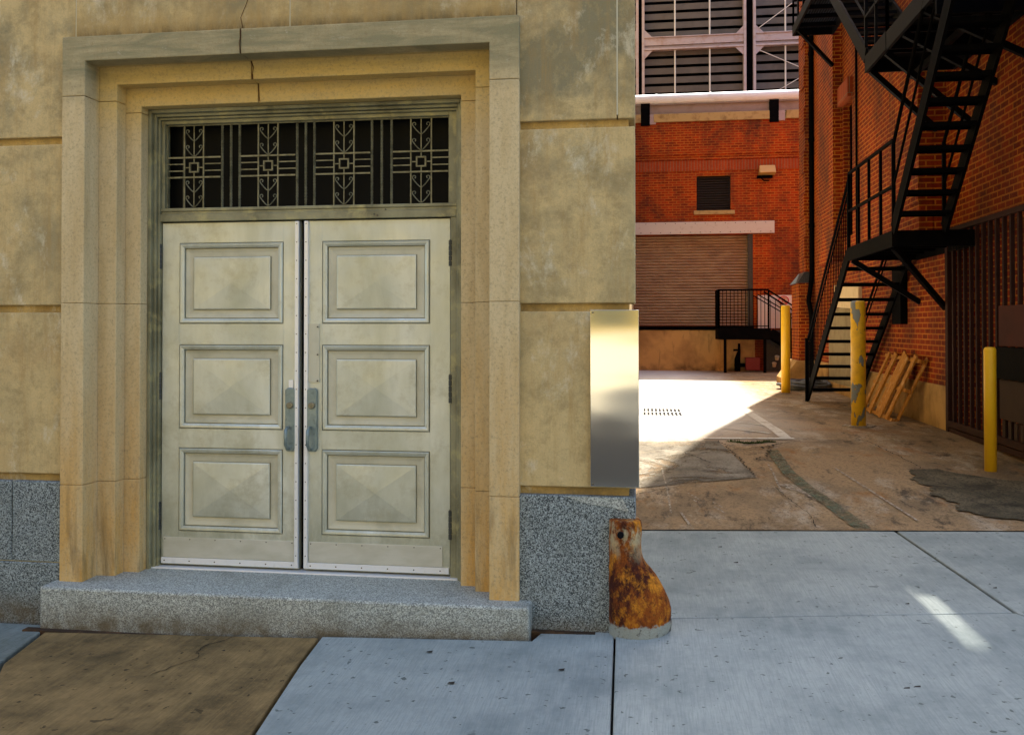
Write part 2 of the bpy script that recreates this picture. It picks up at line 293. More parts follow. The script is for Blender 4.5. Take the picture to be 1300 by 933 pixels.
# ------------------------------------------------------------------ mesh builder
class MB:
    def __init__(s): s.v = []; s.f = []
    def add(s, vs, fs):
        o = len(s.v); s.v += [tuple(p) for p in vs]; s.f += [tuple(i+o for i in f) for f in fs]; return s
    def box(s, x0, y0, z0, x1, y1, z1):
        x0, x1 = sorted((x0, x1)); y0, y1 = sorted((y0, y1)); z0, z1 = sorted((z0, z1))
        return s.add([(x0,y0,z0),(x1,y0,z0),(x1,y1,z0),(x0,y1,z0),(x0,y0,z1),(x1,y0,z1),(x1,y1,z1),(x0,y1,z1)],
                     [(0,3,2,1),(4,5,6,7),(0,1,5,4),(1,2,6,5),(2,3,7,6),(3,0,4,7)])
    def bar(s, p, q, w, h, up=(0, 0, 1)):
        p = Vector(p); q = Vector(q); d = (q-p).normalized(); u = Vector(up)
        if abs(d.dot(u)) > .98: u = Vector((0, 1, 0))
        a = d.cross(u).normalized()*w/2; c = a.cross(d).normalized()*h/2
        vs = [p-a-c, p+a-c, p+a+c, p-a+c, q-a-c, q+a-c, q+a+c, q-a+c]
        return s.add(vs, [(3,2,1,0),(4,5,6,7),(0,1,5,4),(1,2,6,5),(2,3,7,6),(3,0,4,7)])
    def tube(s, pts, r, n=8, cap=True):
        pts = [Vector(p) for p in pts]; rs = r if hasattr(r, '__len__') else [r]*len(pts); vs = []; fs = []
        ref = None
        for i, p in enumerate(pts):
            d = (pts[min(i+1, len(pts)-1)]-pts[max(i-1, 0)]).normalized()
            if ref is None: ref = Vector((0, 0, 1)) if abs(d.z) < .9 else Vector((1, 0, 0))
            a = d.cross(ref).normalized(); b = a.cross(d).normalized(); ref = b
            vs += [p+(a*math.cos(t)+b*math.sin(t))*rs[i] for t in [2*math.pi*k/n for k in range(n)]]
        for i in range(len(pts)-1):
            for k in range(n): fs.append((i*n+k, i*n+(k+1) % n, (i+1)*n+(k+1) % n, (i+1)*n+k))
        if cap: fs.append(tuple(range(n))[::-1]); fs.append(tuple(range((len(pts)-1)*n, len(pts)*n)))
        return s.add(vs, fs)
    def prism(s, poly, z0, z1):          # poly in xy
        n = len(poly); vs = [(x, y, z0) for x, y in poly]+[(x, y, z1) for x, y in poly]
        return s.add(vs, [tuple(range(n))[::-1], tuple(range(n, 2*n))]+[(i, (i+1) % n, n+(i+1) % n, n+i) for i in range(n)])
    def sheet(s, poly, dz, th=0.0):      # polygon draped on the ground (fan, small ones only)
        n = len(poly); return s.add([(x, y, G(x, y)+dz) for x, y in poly], [tuple(range(n))])
    def ribbon(s, pts, w, dz, jag=0, step=.12):
        P = []
        for (a, b) in zip(pts[:-1], pts[1:]):
            a = Vector((*a, 0)); b = Vector((*b, 0)); k = max(1, int((b-a).length/step))
            for i in range(k): P.append(a.lerp(b, i/k))
        P.append(Vector((*pts[-1], 0))); L = []; Rr = []
        for i, p in enumerate(P):
            d = (P[min(i+1, len(P)-1)]-P[max(i-1, 0)]).normalized(); nrm = Vector((-d.y, d.x, 0))
            c = p+nrm*random.uniform(-jag, jag); ww = w/2*(random.uniform(.4, 1.4) if jag else 1)
            if jag and i in (0, len(P)-1): ww *= .3
            L.append(c+nrm*ww); Rr.append(c-nrm*ww)
        vs = [(q.x, q.y, G(q.x, q.y)+dz) for q in L]+[(q.x, q.y, G(q.x, q.y)+dz) for q in Rr]; n = len(P)
        return s.add(vs, [(n+i, n+i+1, i+1, i) for i in range(n-1)])
    def build(s, name, mat, parent=None, bevel=0, smooth=False, loc=None):
        if name in SPLIT and parent is not None:
            par = list(range(len(s.v)))
            def fd(i):
                while par[i] != i: par[i] = par[par[i]]; i = par[i]
                return i
            for f in s.f:
                for i in f[1:]: par[fd(i)] = fd(f[0])
            grp = {}
            for f in s.f: grp.setdefault(fd(f[0]), []).append(f)
            if len(grp) > 1:
                for fs in grp.values():
                    ids = sorted({i for f in fs for i in f}); mp = {i: k for k, i in enumerate(ids)}
                    t = MB(); t.v = [s.v[i] for i in ids]; t.f = [tuple(mp[i] for i in f) for f in fs]
                    o = t._build(name, mat, parent, bevel, smooth, loc)
                return o
        return s._build(name, mat, parent, bevel, smooth, loc)
    def _build(s, name, mat, parent=None, bevel=0, smooth=False, loc=None):
        me = bpy.data.meshes.new(name)
        off = Vector((0, 0, 0))
        if parent is not None: off = wloc(parent)
        elif loc is not None: off = Vector(loc)
        me.from_pydata([tuple(Vector(v)-off) for v in s.v], [], s.f); me.update()
        o = bpy.data.objects.new(name, me); COL.objects.link(o)
        me.materials.append(MATS[mat])
        if parent is not None: o.parent = parent
        elif loc is not None: o.location = loc
        bm = bmesh.new(); bm.from_mesh(me); bmesh.ops.recalc_face_normals(bm, faces=bm.faces) if name not in SHEETS else None; bm.to_mesh(me); bm.free()
        if smooth:
            for p in me.polygons: p.use_smooth = True
        if bevel:
            md = o.modifiers.new('Bevel', 'BEVEL'); md.width = bevel; md.segments = 2; md.limit_method = 'ANGLE'; md.angle_limit = R(40)
        return o
SPLIT = {'brace', 'deck_plate', 'wall_crack', 'beam_bracket', 'quoin', 'bolt', 'junction_box', 'coping', 'string_course', 'upper_wall_', 'screw', 'sun_screen_', 'glazing_bar', 'mortar_joint', 'joint_band', 'crack_', 'pipe_collar', 'concrete_base', 'brace_rod', 'dock_edge_', 'standpipe_cap'}
SHEETS = set()
def wloc(o):
    v = Vector((0, 0, 0))
    while o is not None: v += Vector(o.location); o = o.parent
    return v
def tag(o, label, cat=None, group=None, kind=None):
    if label: o['label'] = label
    if cat: o['category'] = cat
    if group: o['group'] = group
    if kind: o['kind'] = kind
    return o
def thing(name, loc, label, cat, group=None):
    o = bpy.data.objects.new(name, None); o.location = loc; o.empty_display_size = .2; COL.objects.link(o)
    return tag(o, label, cat, group)
def copy_tree(o, parent=None):
    c = o.copy(); COL.objects.link(c)
    if parent is not None: c.parent = parent
    for ch in list(o.children): copy_tree(ch, c)
    return c
def struct(o, label, cat): return tag(o, label, cat, None, 'structure')
def rectwall_y(mb, x0, x1, z0, z1, y, holes, depth=.2):
    """wall facing -Y with rectangular holes and reveals"""
    xs = sorted({x0, x1, *[h[0] for h in holes], *[h[1] for h in holes]}); zs = sorted({z0, z1, *[h[2] for h in holes], *[h[3] for h in holes]})
    for i in range(len(xs)-1):
        for j in range(len(zs)-1):
            cx, cz = (xs[i]+xs[i+1])/2, (zs[j]+zs[j+1])/2
            if any(h[0] < cx < h[1] and h[2] < cz < h[3] for h in holes): continue
            mb.add([(xs[i], y, zs[j]), (xs[i+1], y, zs[j]), (xs[i+1], y, zs[j+1]), (xs[i], y, zs[j+1])], [(0, 1, 2, 3)])
    for (a, b, c, d) in holes:
        e = y+depth
        mb.add([(a,y,c),(b,y,c),(b,y,d),(a,y,d),(a,e,c),(b,e,c),(b,e,d),(a,e,d)], [(0,4,5,1),(1,5,6,2),(2,6,7,3),(3,7,4,0)])
def rectwall_x(mb, y0, y1, z0, z1, x, holes, depth=.2):
    t = MB(); rectwall_y(t, y0, y1, z0, z1, x, holes, depth)
    mb.add([(v[1], v[0], v[2]) for v in t.v], [f[::-1] for f in t.f])

# ================================================================== SETTING
SHEETS |= {'ground', 'alley_pavement', 'road', 'crack', 'painted_line', 'scrape_mark', 'green_stain', 'asphalt_patch'}
# broad ground sheet to the horizon, lying just under the pavements
g = MB(); xs = [-900, -300, -100, -40, -25, -12, -6, -3, 0, 3, 6, 12, 25, 60, 200, 900]; ys = [-900, -200, -60, -25, -12, -4, 0, 3, 7.46, 9, 10.5, 12, 20, 40, 100, 300, 900]
for y in ys:
    for x in xs: g.v.append((x, y, G(x, y)-.12))
n = len(xs)
for j in range(len(ys)-1):
    for i in range(n-1): g.f.append((j*n+i, j*n+i+1, (j+1)*n+i+1, (j+1)*n+i))
struct(g.build('ground', 'road'), 'broad ground sheet of worn pale concrete', 'ground')
# alley floor
al = MB(); NX, NY = 60, 130
for j in range(NY+1):
    y = 7.475+(40-7.475)*(j/NY)**1.5
    for i in range(NX+1):
        x = -3+(22+3)*i/NX
        al.v.append((x, y, G(x, y)+.012*(math.sin(x*1.7+y)*.5+math.sin(y*1.1-x*.6))*min(1, (y-7.475)/2)*.3))
for j in range(NY):
    for i in range(NX): al.f.append((j*(NX+1)+i, j*(NX+1)+i+1, (j+1)*(NX+1)+i+1, (j+1)*(NX+1)+i))
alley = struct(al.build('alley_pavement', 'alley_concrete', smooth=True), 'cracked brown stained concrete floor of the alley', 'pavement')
cr = MB()
for L, w in (([(.859, 11.2), (.934, 10.886), (.948, 10.638), (1.016, 10.017), (1.087, 9.233)], .045), ([(-.143, 9.155), (.092, 9.402), (.253, 9.515)], .04),
             ([(.433, 10.371), (.528, 10.201), (.639, 9.956), (.681, 9.837)], .04), ([(-.2, 8.36), (.084, 8.612), (.232, 8.731), (.458, 8.858)], .03),
             ([(.787, 10.485), (1.075, 10.599), (1.363, 10.817), (1.697, 11.106)], .05), ([(1.181, 10.026), (1.307, 10.247), (1.401, 10.574), (1.394, 10.719)], .06),
             ([(1.213, 8.79), (1.242, 8.5), (1.315, 8.106), (1.358, 7.865), (1.341, 7.49)], .02), ([(1.714, 11.25), (1.897, 11.123), (2.226, 11.2), (2.603, 11.298), (3.5, 11.3)], .03),
             ([(2.603, 11.298), (2.706, 10.337), (2.757, 9.669), (2.6, 9.62)], .03), ([(.461, 8.9), (.771, 9.07), (1.083, 9.199)], .012),
             ([(2.62, 9.2), (2.9, 8.7), (3.0, 8.3), (3.15, 8.0)], .02), ([(2.8, 9.6), (3.1, 9.3), (3.15, 8.9), (3.6, 8.6)], .012), ([(2.1, 11.24), (2.4, 11.29)], .08), ([(1.3, 10.7), (1.6, 11.0)], .12)):
    cr.ribbon(L, w*.32, .017, jag=w*.45, step=.035)
cr.build('crack', 'crack', alley)
pl = MB()
pl.ribbon([(1.257, 13.127), (1.588, 12.762)], .06, .0085); pl.ribbon([(1.025, 12.292), (1.56, 11.83)], .07, .0085)
pl.ribbon([(.72, 11.36), (1.80, 11.44)], .10, .0088); pl.ribbon([(1.60, 14.8), (1.70, 11.5)], .14, .0092)
pl.build('painted_line', 'faded_paint', alley)
sm = MB()
sm.ribbon([(1.919, 9.666), (2.04, 8.7), (2.169, 7.718)], .022, .009); sm.ribbon([(.175, 9.585), (.205, 8.82), (.223, 7.917)], .016, .009)
sm.ribbon([(.304, 7.942), (.37, 7.542)], .022, .009)
for a, bb in (((.399, 8.563), (.487, 8.346)), ((.4, 8.425), (.479, 8.216)), ((.599, 8.27), (.666, 8.094)), ((.601, 8.117), (.672, 7.925))): sm.ribbon([a, bb], .018, .009)
sm.ribbon([(1.278, 9.828), (1.272, 9.379), (1.252, 8.914), (1.242, 8.642)], .02, .009)
sm.ribbon([(1.30, 8.95), (1.42, 8.7), (1.56, 8.4)], .10, .009, jag=.03, step=.05)
sm.build('scrape_mark', 'pale_scrape', alley)
gs = MB(); gs.ribbon([(1.425, 10.624), (1.421, 9.457), (1.49, 8.8), (1.578, 8.291), (1.70, 7.49)], .13, .0105, step=.1)
gs.build('green_stain', 'green_stain', alley)
def patch(mb, a, b_, c, d, dz, n=14):
    o = len(mb.v)
    for i in range(n+1):
        for j in range(n+1):
            u, v = i/n, j/n; x = (a[0]*(1-u)+b_[0]*u)*(1-v)+(d[0]*(1-u)+c[0]*u)*v; y = (a[1]*(1-u)+b_[1]*u)*(1-v)+(d[1]*(1-u)+c[1]*u)*v
            mb.v.append((x, y, G(x, y)+dz+.002))
    for i in range(n):
        for j in range(n): q = o+i*(n+1)+j; mb.f.append((q, q+n+1, q+n+2, q+1))
SHEETS.add('grey_slab')
gsl = MB(); patch(gsl, (-.4, 8.62), (1.087, 9.22), (.87, 11.2), (-.4, 11.0), .005)
gsl.build('grey_slab', 'grey_slab', alley)
ap = MB(); ed = [(2.594, 9.622), (2.55, 9.2), (2.57, 8.894), (2.55, 8.6), (2.61, 8.261), (2.60, 8.05), (2.672, 7.887), (2.80, 7.80), (2.971, 7.73)]
rg = [(2.9, 9.66), (3.0, 9.5), (3.3, 9.2), (3.7, 9.0), (3.95, 8.7), (4.0, 8.4), (4.0, 8.1), (4.0, 7.9), (4.0, 7.73)]
NA = 90
def lerpl(L, t):
    t *= len(L)-1; i = min(int(t), len(L)-2); f = t-i
    return (L[i][0]*(1-f)+L[i+1][0]*f, L[i][1]*(1-f)+L[i+1][1]*f)
for k in range(NA+1):
    a = lerpl(ed, k/NA); c = lerpl(rg, k/NA); a = (a[0]+.03*math.sin(k*.31)+.022*math.sin(k*.83+1)+.012*math.sin(k*1.9), a[1])
    for q in range(9):
        x = a[0]+(c[0]-a[0])*q/8; y = a[1]+(c[1]-a[1])*q/8; ap.v.append((x, y, G(x, y)+.0125))
for k in range(NA):
    for q in range(8): ap.f.append(((k+1)*9+q, (k+1)*9+q+1, k*9+q+1, k*9+q))
ap.build('asphalt_patch', 'asphalt_patch', alley)

# sidewalk slabs: separate cast slabs with dark gaps
def slab(poly, mat, label, gap=.012, top=0.0, bev=.008):
    c = Vector((sum(p[0] for p in poly)/len(poly), sum(p[1] for p in poly)/len(poly)))
    P = []
    n = len(poly)
    for i in range(n):
        a, b_, c_ = Vector(poly[i-1]), Vector(poly[i]), Vector(poly[(i+1) % n])
        d1 = (b_-a).normalized(); d2 = (c_-b_).normalized(); n1 = Vector((-d1.y, d1.x)); n2 = Vector((-d2.y, d2.x))
        k = n1+n2; k = k/max(.2, k.dot(n1)); P.append(b_+k*gap/2)
    mb = MB(); vs = [(p.x, p.y, g_front(p.x)-.08) for p in P]+[(p.x, p.y, g_front(p.x)+top) for p in P]
    mb.add(vs, [tuple(range(n))[::-1], tuple(range(n, 2*n))]+[(i, (i+1) % n, n+(i+1) % n, n+i) for i in range(n)])
    o = mb.build('sidewalk', mat, bevel=bev); struct(o, label, 'sidewalk'); return o
YJ = 5.19
slab([(-.12, 3.0), (2.62, 3.0), (2.1, 5.26), (2.035, 5.41), (.14, YJ+.02), (.13, 5.0), (-.16, 4.9)], 'sidewalk', 'blue grey concrete slab in front of the rusty corner guard', top=.003)
slab([(.14, YJ+.02), (2.035, 5.41), (1.931, 7.46), (-.42, 7.46), (-.42, 5.24)], 'sidewalk', 'blue grey concrete slab crossing the mouth of the alley', gap=.022)
slab([(2.035, 5.41), (2.1, 5.26), (2.62, 3.0), (9, 3.0), (9, 7.46), (1.931, 7.46)], 'sidewalk', 'grey concrete slab at the right beyond the diagonal joint', gap=.016)
slab([(-1.53, 3.0), (-.12, 3.0), (-.16, 4.98), (-.55, 5.0), (-.60, 4.82), (-1.76, 4.82), (-1.72, 4.39)], 'sidewalk', 'pale grey concrete slab before the right half of the step', gap=.012, top=-.004)
slab([(-2.55, 3.0), (-1.53, 3.0), (-1.72, 4.39), (-1.76, 4.82), (-3.43, 4.82), (-3.31, 4.31)], 'sidewalk_brown', 'brown stained old slab before the granite step', gap=.03, top=-.008)
slab([(-4.0, 3.0), (-2.55, 3.0), (-3.31, 4.31), (-3.45, 4.93), (-3.9, 4.97), (-4.2, 4.97), (-4.1, 4.3)], 'sidewalk_old', 'greenish grey worn slab left of the step', gap=.03, top=-.006)
slab([(-14, 3.0), (-4.0, 3.0), (-4.1, 4.3), (-4.2, 4.97), (-14, 4.97)], 'sidewalk_brown', 'dark stained slab at the far left beside the granite plinth', gap=.03, top=-.01)
slab([(-14, .6), (-.13, .6), (-.12, 3.0), (-14, 3.0)], 'sidewalk', 'grey concrete slab nearest the street in front of the building')
slab([(-.13, .6), (9, .6), (9, 3.0), (-.12, 3.0)], 'sidewalk', 'grey concrete slab nearest the street in front of the alley')
# thin dark crack in the brown slab
c2 = MB(); SHEETS.add('slab_crack')
for a in ([(-2.23, 4.83), (-2.36, 4.6), (-2.30, 4.45), (-2.42, 4.2)],): c2.ribbon(a, .005, -.004, jag=.012, step=.03)
struct(c2.build('slab_crack', 'crack'), 'thin jagged crack across the brown slab', 'crack')
dirt = MB()
dirt.box(-.62, 4.93, -.06, -.07, 4.972, g_front(-.3)-.003)
dirt.box(-3.55, 4.80, -.1, -.6, 4.852, -.042)
struct(dirt.build('ground_joint', 'dirt'), 'narrow dirt filled joint along the foot of the plinth', 'ground')
# street behind the camera with kerb and the sunlit building on its far side (seen only in the steel plate)
rd = MB(); rd.box(-60, -7.2, -.3, 60, .45, -.105)
struct(rd.build('road', 'road'), 'pale road in front of the building', 'road')
lt = MB(); lt.box(-60, -20, -.3, 60, -7.2, -.09)
struct(lt.build('far_pavement', 'pale_lot'), 'pale sunlit paved lot across the road', 'pavement')
kb = MB(); kb.box(-14, .45, -.3, 9, .6, .02)
struct(kb.build('kerb', 'sidewalk', bevel=.02), 'concrete kerb along the road', 'kerb')
ob = thing('street_building', (-10, -24, 0), 'long tan sunlit building across the road', 'building')
w = MB(); holes = [(x, x+1.8, z, z+2.2) for x in range(-38, 16, 4) for z in (1.6, 5.4, 9.2, 13.0)]
t = MB(); rectwall_y(t, -40, 18, -.3, 18, 20, [(a, b_, c_, d_) for a, b_, c_, d_ in holes], .25)
w.add([(v[0], -v[1], v[2]) for v in t.v], [f[::-1] for f in t.f])
w.add([(-40, -20, 18), (18, -20, 18), (18, -30, 18), (-40, -30, 18)], [(0, 3, 2, 1)])
w.add([(-40, -20, -.3), (-40, -20, 18), (-40, -30, 18), (-40, -30, -.3)], [(0, 1, 2, 3)]); w.add([(18, -20, -.3), (18, -20, 18), (18, -30, 18), (18, -30, -.3)], [(0, 3, 2, 1)])
w.build('wall', 'street_building', ob)
lw = MB(); lw.box(-40, -19.3, -.1, 18, -19.0, 1.35); tag(lw.build('low_wall', 'cream_wall', loc=(-10, -19.1, 0)), 'low white painted wall across the road', 'wall')
wg = MB(); wg.add([(-40, -20.24, 0), (18, -20.24, 0), (18, -20.24, 17.9), (-40, -20.24, 17.9)], [(0, 3, 2, 1)]); wg.build('window', 'green_glass', ob)

# ================================================================== STONE BUILDING
sb = thing('stone_building', (-2.0, 5.0, 0), 'tan limestone building with deeply framed grey metal double doors', 'building')
FW = 5.0
wall = MB()
def ash(x0, x1, z0, z1, y=FW): wall.box(x0, y, z0, x1, y+.3, z1)
XL, XR = -16, -.05
# right of the surround and left of it, course by course
for z0, z1 in ((.822, 1.785), (1.83, 2.795), (2.84, 4.6)):
    if z0 < 2.8:
        ash(XL, -3.40, z0, z1); ash(-.70, XR, z0, z1)
    else:
        ash(XL, -3.372, z0, z1); ash(-.142, XR, z0, z1); ash(-.70, -.148, z0, z1)
        ash(-3.368, -2.028, 3.30, z1, FW-.001); ash(-2.024, -.704, 3.30, z1)
wall.build('wall', 'limestone', sb, bevel=.006)
jn = MB()
for z0, z1 in ((.777, .822), (1.785, 1.83), (2.795, 2.84)):
    jn.box(XL, FW+.032, z0, -3.40, FW+.3, z1); jn.box(-.70, FW+.032, z0, XR-.035, FW+.3, z1)
jn.build('joint_band', 'limestone_joint', sb)
mo = MB(); mo.box(-.149, FW+.001, 2.86, -.141, FW+.05, 4.6); mo.box(-3.373, FW+.003, 3.43, -3.367, FW+.05, 4.6); mo.box(-2.029, FW+.003, 3.43, -2.023, FW+.05, 4.6)
mo.build('mortar_joint', 'mortar', sb)
# upper storeys and side wall along the alley
up = MB()
up.box(XL, FW, 4.6, XR, FW+.3, 19); up.box(XL, FW+.301, -.2, -3.42, 29, 4.6); up.box(-.70, FW+.301, -.2, -.33, 29, 4.6)
up.box(XL, FW+.301, 4.6, -.33, 12, 19); up.box(XL, 12, 4.6, -.33, 29, 32)  # taller rear block is unseen, added to cut skylight in the alley
up.box(-3.42, FW+1.2, -.2, -.70, 29, 4.6)
up.build('upper_wall', 'limestone', sb)
# granite plinth
gp = MB()
gp.box(-3.757, 4.987, .30, -3.40, 5.3, .777); gp.box(-5.2, 4.987, .30, -3.763, 5.3, .777); gp.box(XL, 4.987, .30, -5.206, 5.3, .777)
gp.box(XL, 4.984, -.15, -3.40, 5.3, .294); gp.box(-.70, 4.985, -.05, XR, 5.3, .777)
gp.build('granite_plinth', 'granite', sb, bevel=.006)
pm = MB(); pm.box(XL, 5.0, .29, -3.42, 5.2, .305); pm.box(-3.765, 5.0, .3, -3.755, 5.2, .777)
pm.build('mortar_joint', 'mortar', sb)
chip = MB(); chip.add([(-.43, 4.981, .775), (-.12, 4.981, .772), (-.085, 4.981, .70), (-.2, 4.981, .725), (-.3, 4.981, .735), (-.40, 4.981, .765),
                       (-.43, 4.99, .775), (-.12, 4.99, .772), (-.085, 4.99, .70), (-.2, 4.99, .725), (-.3, 4.99, .735), (-.40, 4.99, .765)],
                      [tuple(range(6)), tuple(range(6, 12))]+[(i, (i+1) % 6, 6+(i+1) % 6, 6+i) for i in range(6)])
chip.build('chipped_patch', 'granite_step', sb)

# stepped surround: three receding frames, each of stacked stones
def ring(z_top, xl, xr, wl, wr, wt, y0, y1, zb, joints, name):
    mb = MB(); zt_in = z_top-wt
    zs = [zb]+[j for j in joints if j < zt_in]+[zt_in-.0]
    hj = joints[-1]
    segs = [zb, joints[0], joints[1], hj]
    for a, b_ in zip(segs[:-1], segs[1:]):
        mb.box(xl, y0, a+.0007, xl+wl, y1, b_-.0007); mb.box(xr-wr, y0, a+.0007, xr, y1, b_-.0007)
    # head with L-shaped ends, split by the lintel joint
    cxx = -2.31
    for s_, (a, b_, c_) in (('l', (xl, cxx-.0025, xl+wl)), ('r', (cxx+.0025, xr, xr-wr))):
        if s_ == 'l': poly = [(a, hj+.0015), (c_, hj+.0015), (c_, zt_in), (b_, zt_in), (b_, z_top), (a, z_top)]
        else: poly = [(c_, hj+.0015), (b_, hj+.0015), (b_, z_top), (a, z_top), (a, zt_in), (c_, zt_in)]
        nn = len(poly); vs = [(p[0], y0, p[1]) for p in poly]+[(p[0], y1, p[1]) for p in poly]
        mb.add(vs, [tuple(range(nn)), tuple(range(nn, 2*nn))[::-1]]+[(i, (i+1) % nn, nn+(i+1) % nn, nn+i) for i in range(nn)])
    return mb.build(name, 'surround_stone', sb, bevel=.005)
ring(3.425, -3.432, -.683, .147, .167, .147, 4.962, 5.11, .19, (.765, 1.84, 3.07), 'door_surround')
ring(3.30, -3.33, -.83, .160, .126, .130, 5.075+.036, 5.21, .19, (.765, 1.84, 3.07), 'door_surround')
ring(3.20, -3.22, -.93, .150, .130, .143, 5.211, 5.50, .19, (.765, 1.84, 3.02), 'door_surround')
# dark crack running down the lintel joint
ck = MB()
def zig(pts, y, w=.008):
    w *= .5
    for (a, b_) in zip(pts[:-1], pts[1:]): ck.bar((a[0], y, a[1]), (b_[0], y, b_[1]), w*random.uniform(.5, 1.3), .004, up=(0, 1, 0))
zig([(-2.31, 3.424), (-2.308, 3.38), (-2.316, 3.34), (-2.31, 3.28)], 4.9605, .006); zig([(-2.31, 3.277), (-2.296, 3.24), (-2.302, 3.2), (-2.30, 3.17)], 5.1095, .009)
zig([(-2.31, 3.17), (-2.305, 3.12), (-2.30, 3.06)], 5.2095, .007)
zig([(-2.31, 3.43), (-2.325, 3.50), (-2.29, 3.58), (-2.27, 3.64), (-2.23, 3.75)], 4.9980, .004)
ck.build('wall_crack', 'rust_crack', sb)

# metal frame inside the opening
fr = MB()
XO0, XO1 = -3.068, -1.062
def frame(x0, x1, w_, zt, y0, y1):
    fr.box(x0, y0, .185, x0+w_, y1, zt); fr.box(x1-w_, y0, .185, x1, y1, zt); fr.box(x0+w_, y0, zt-w_, x1-w_, y1, zt)
frame(XO0, XO1, .022, 3.055, 5.285, 5.42); frame(XO0+.022, XO1-.022, .018, 3.033, 5.315, 5.42); frame(XO0+.04, -1.10, .014, 3.013, 5.335, 5.42)
fr.box(-3.014, 5.345, 2.425, -1.115, 5.42, 2.445); fr.box(-3.014, 5.335, 2.36, -1.115, 5.42, 2.405); fr.box(-3.014, 5.352, 2.405, -1.115, 5.42, 2.425)
fr.box(-3.014, 5.355, 2.445, -2.993, 5.42, 2.999); fr.box(-1.163, 5.355, 2.445, -1.114, 5.42, 2.999); fr.box(-2.993, 5.355, 2.975, -1.163, 5.42, 2.999)
fr.box(-1.15, 5.34, .185, -1.114, 5.42, 2.36)
fr.build('door_frame', 'frame_metal', sb, bevel=.003)
th = MB(); th.box(-3.05, 5.31, .19, -1.10, 5.45, .205); th.build('threshold', 'strip_metal', sb, bevel=.003)
gl = MB(); gl.box(-3.02, 5.47, 2.4, -1.11, 5.49, 3.02); gl.box(-3.0, 5.43, .19, -1.12, 5.44, 2.36); gl.build('transom_glass', 'dark_glass', sb)
# ---- transom grille
YG = 5.385
gr = MB(); gr.box(-2.993, YG-.004, 2.445, -2.985, YG+.004, 2.967); gr.box(-1.171, YG-.004, 2.445, -1.163, YG+.004, 2.967); gr.box(-2.993, YG-.004, 2.967, -1.163, YG+.004, 2.975)
grille = gr.build('transom_grille', 'grille_iron', sb)
def twisted(x):
    mb = MB(); vs = []; fs = []; N = 106
    for i in range(N+1):
        z = 2.447+.526*i/N; a = i*.42; r = .0085
        vs += [(x+r*math.cos(a+k*math.pi/2), YG+r*math.sin(a+k*math.pi/2), z) for k in range(4)]
    for i in range(N):
        for k in range(4): fs.append((i*4+k, i*4+(k+1) % 4, i*4+4+(k+1) % 4, i*4+4+k))
    mb.add(vs, fs); mb.build('twisted_bar', 'grille_iron', grille)
for x in (-2.623, -2.565, -2.508, -2.131, -2.075, -2.019, -1.651, -1.589, -1.527): twisted(x)
def scroll_panel(cx, xl, xr):
    mb = MB(); hw = .064
    for sx in (-1, 1): mb.box(cx+sx*hw-.004, YG-.005, 2.447, cx+sx*hw+.004, YG+.005, 2.973)
    for z in (2.767, 2.642): mb.box(xl, YG-.009, z-.005, xr, YG-.0052, z+.005)
    for z in (2.727, 2.684):
        for a, b_ in ((xl, cx-hw-.004), (cx+hw+.004, xr)): mb.box(a, YG-.004, z-.0035, b_, YG+.004, z+.0035)
    q = .032; c = 2.7045
    for a in ((cx-q, c-q, cx+q, c-q+.009), (cx-q, c+q-.009, cx+q, c+q), (cx-q, c-q+.009, cx-q+.009, c+q-.009), (cx+q-.009, c-q+.009, cx+q, c+q-.009)):
        mb.box(a[0], YG-.006, a[1], a[2], YG+.006, a[3])
    mb.box(cx-.003, YG-.003, c+q, cx+.003, YG+.003, 2.762); mb.box(cx-.003, YG-.003, 2.647, cx+.003, YG+.003, c-q)
    mb.box(cx-hw+.004, YG-.003, c-.003, cx-q, YG+.003, c+.003); mb.box(cx+q, YG-.003, c-.003, cx+hw-.004, YG+.003, c+.003)
    for zb, zt in ((2.775, 2.965), (2.455, 2.637)):
        mb.box(cx-.0028, YG-.003, zb, cx+.0028, YG+.003, zt)
        for z0 in (zb, zb+(zt-zb)*.52):
            for sx in (-1, 1):
                pts = []
                for k in range(9): t_ = k/8; pts.append((cx+sx*(.002+.050*t_), YG, z0+.052*t_**1.35))
                ex, ez = cx+sx*.043, z0+.060
                for k in range(1, 11):
                    a = -0.9+k*.52; rr = .013*(1-k*.045); pts.append((ex+sx*rr*math.cos(a), YG, ez+rr*math.sin(a)))
                mb.tube(pts, .0034, 6)
    mb.build('scroll_panel', 'grille_iron', grille)
scroll_panel(-2.812, -2.985, -2.632); scroll_panel(-2.32, -2.499, -2.14); scroll_panel(-1.829, -2.01, -1.66); scroll_panel(-1.342, -1.518, -1.171)
hb = MB(); hb.box(-2.93, 5.462, 2.44, -2.918, 5.468, 2.98); hb.build('glazing_bar', 'hinge_metal', sb)

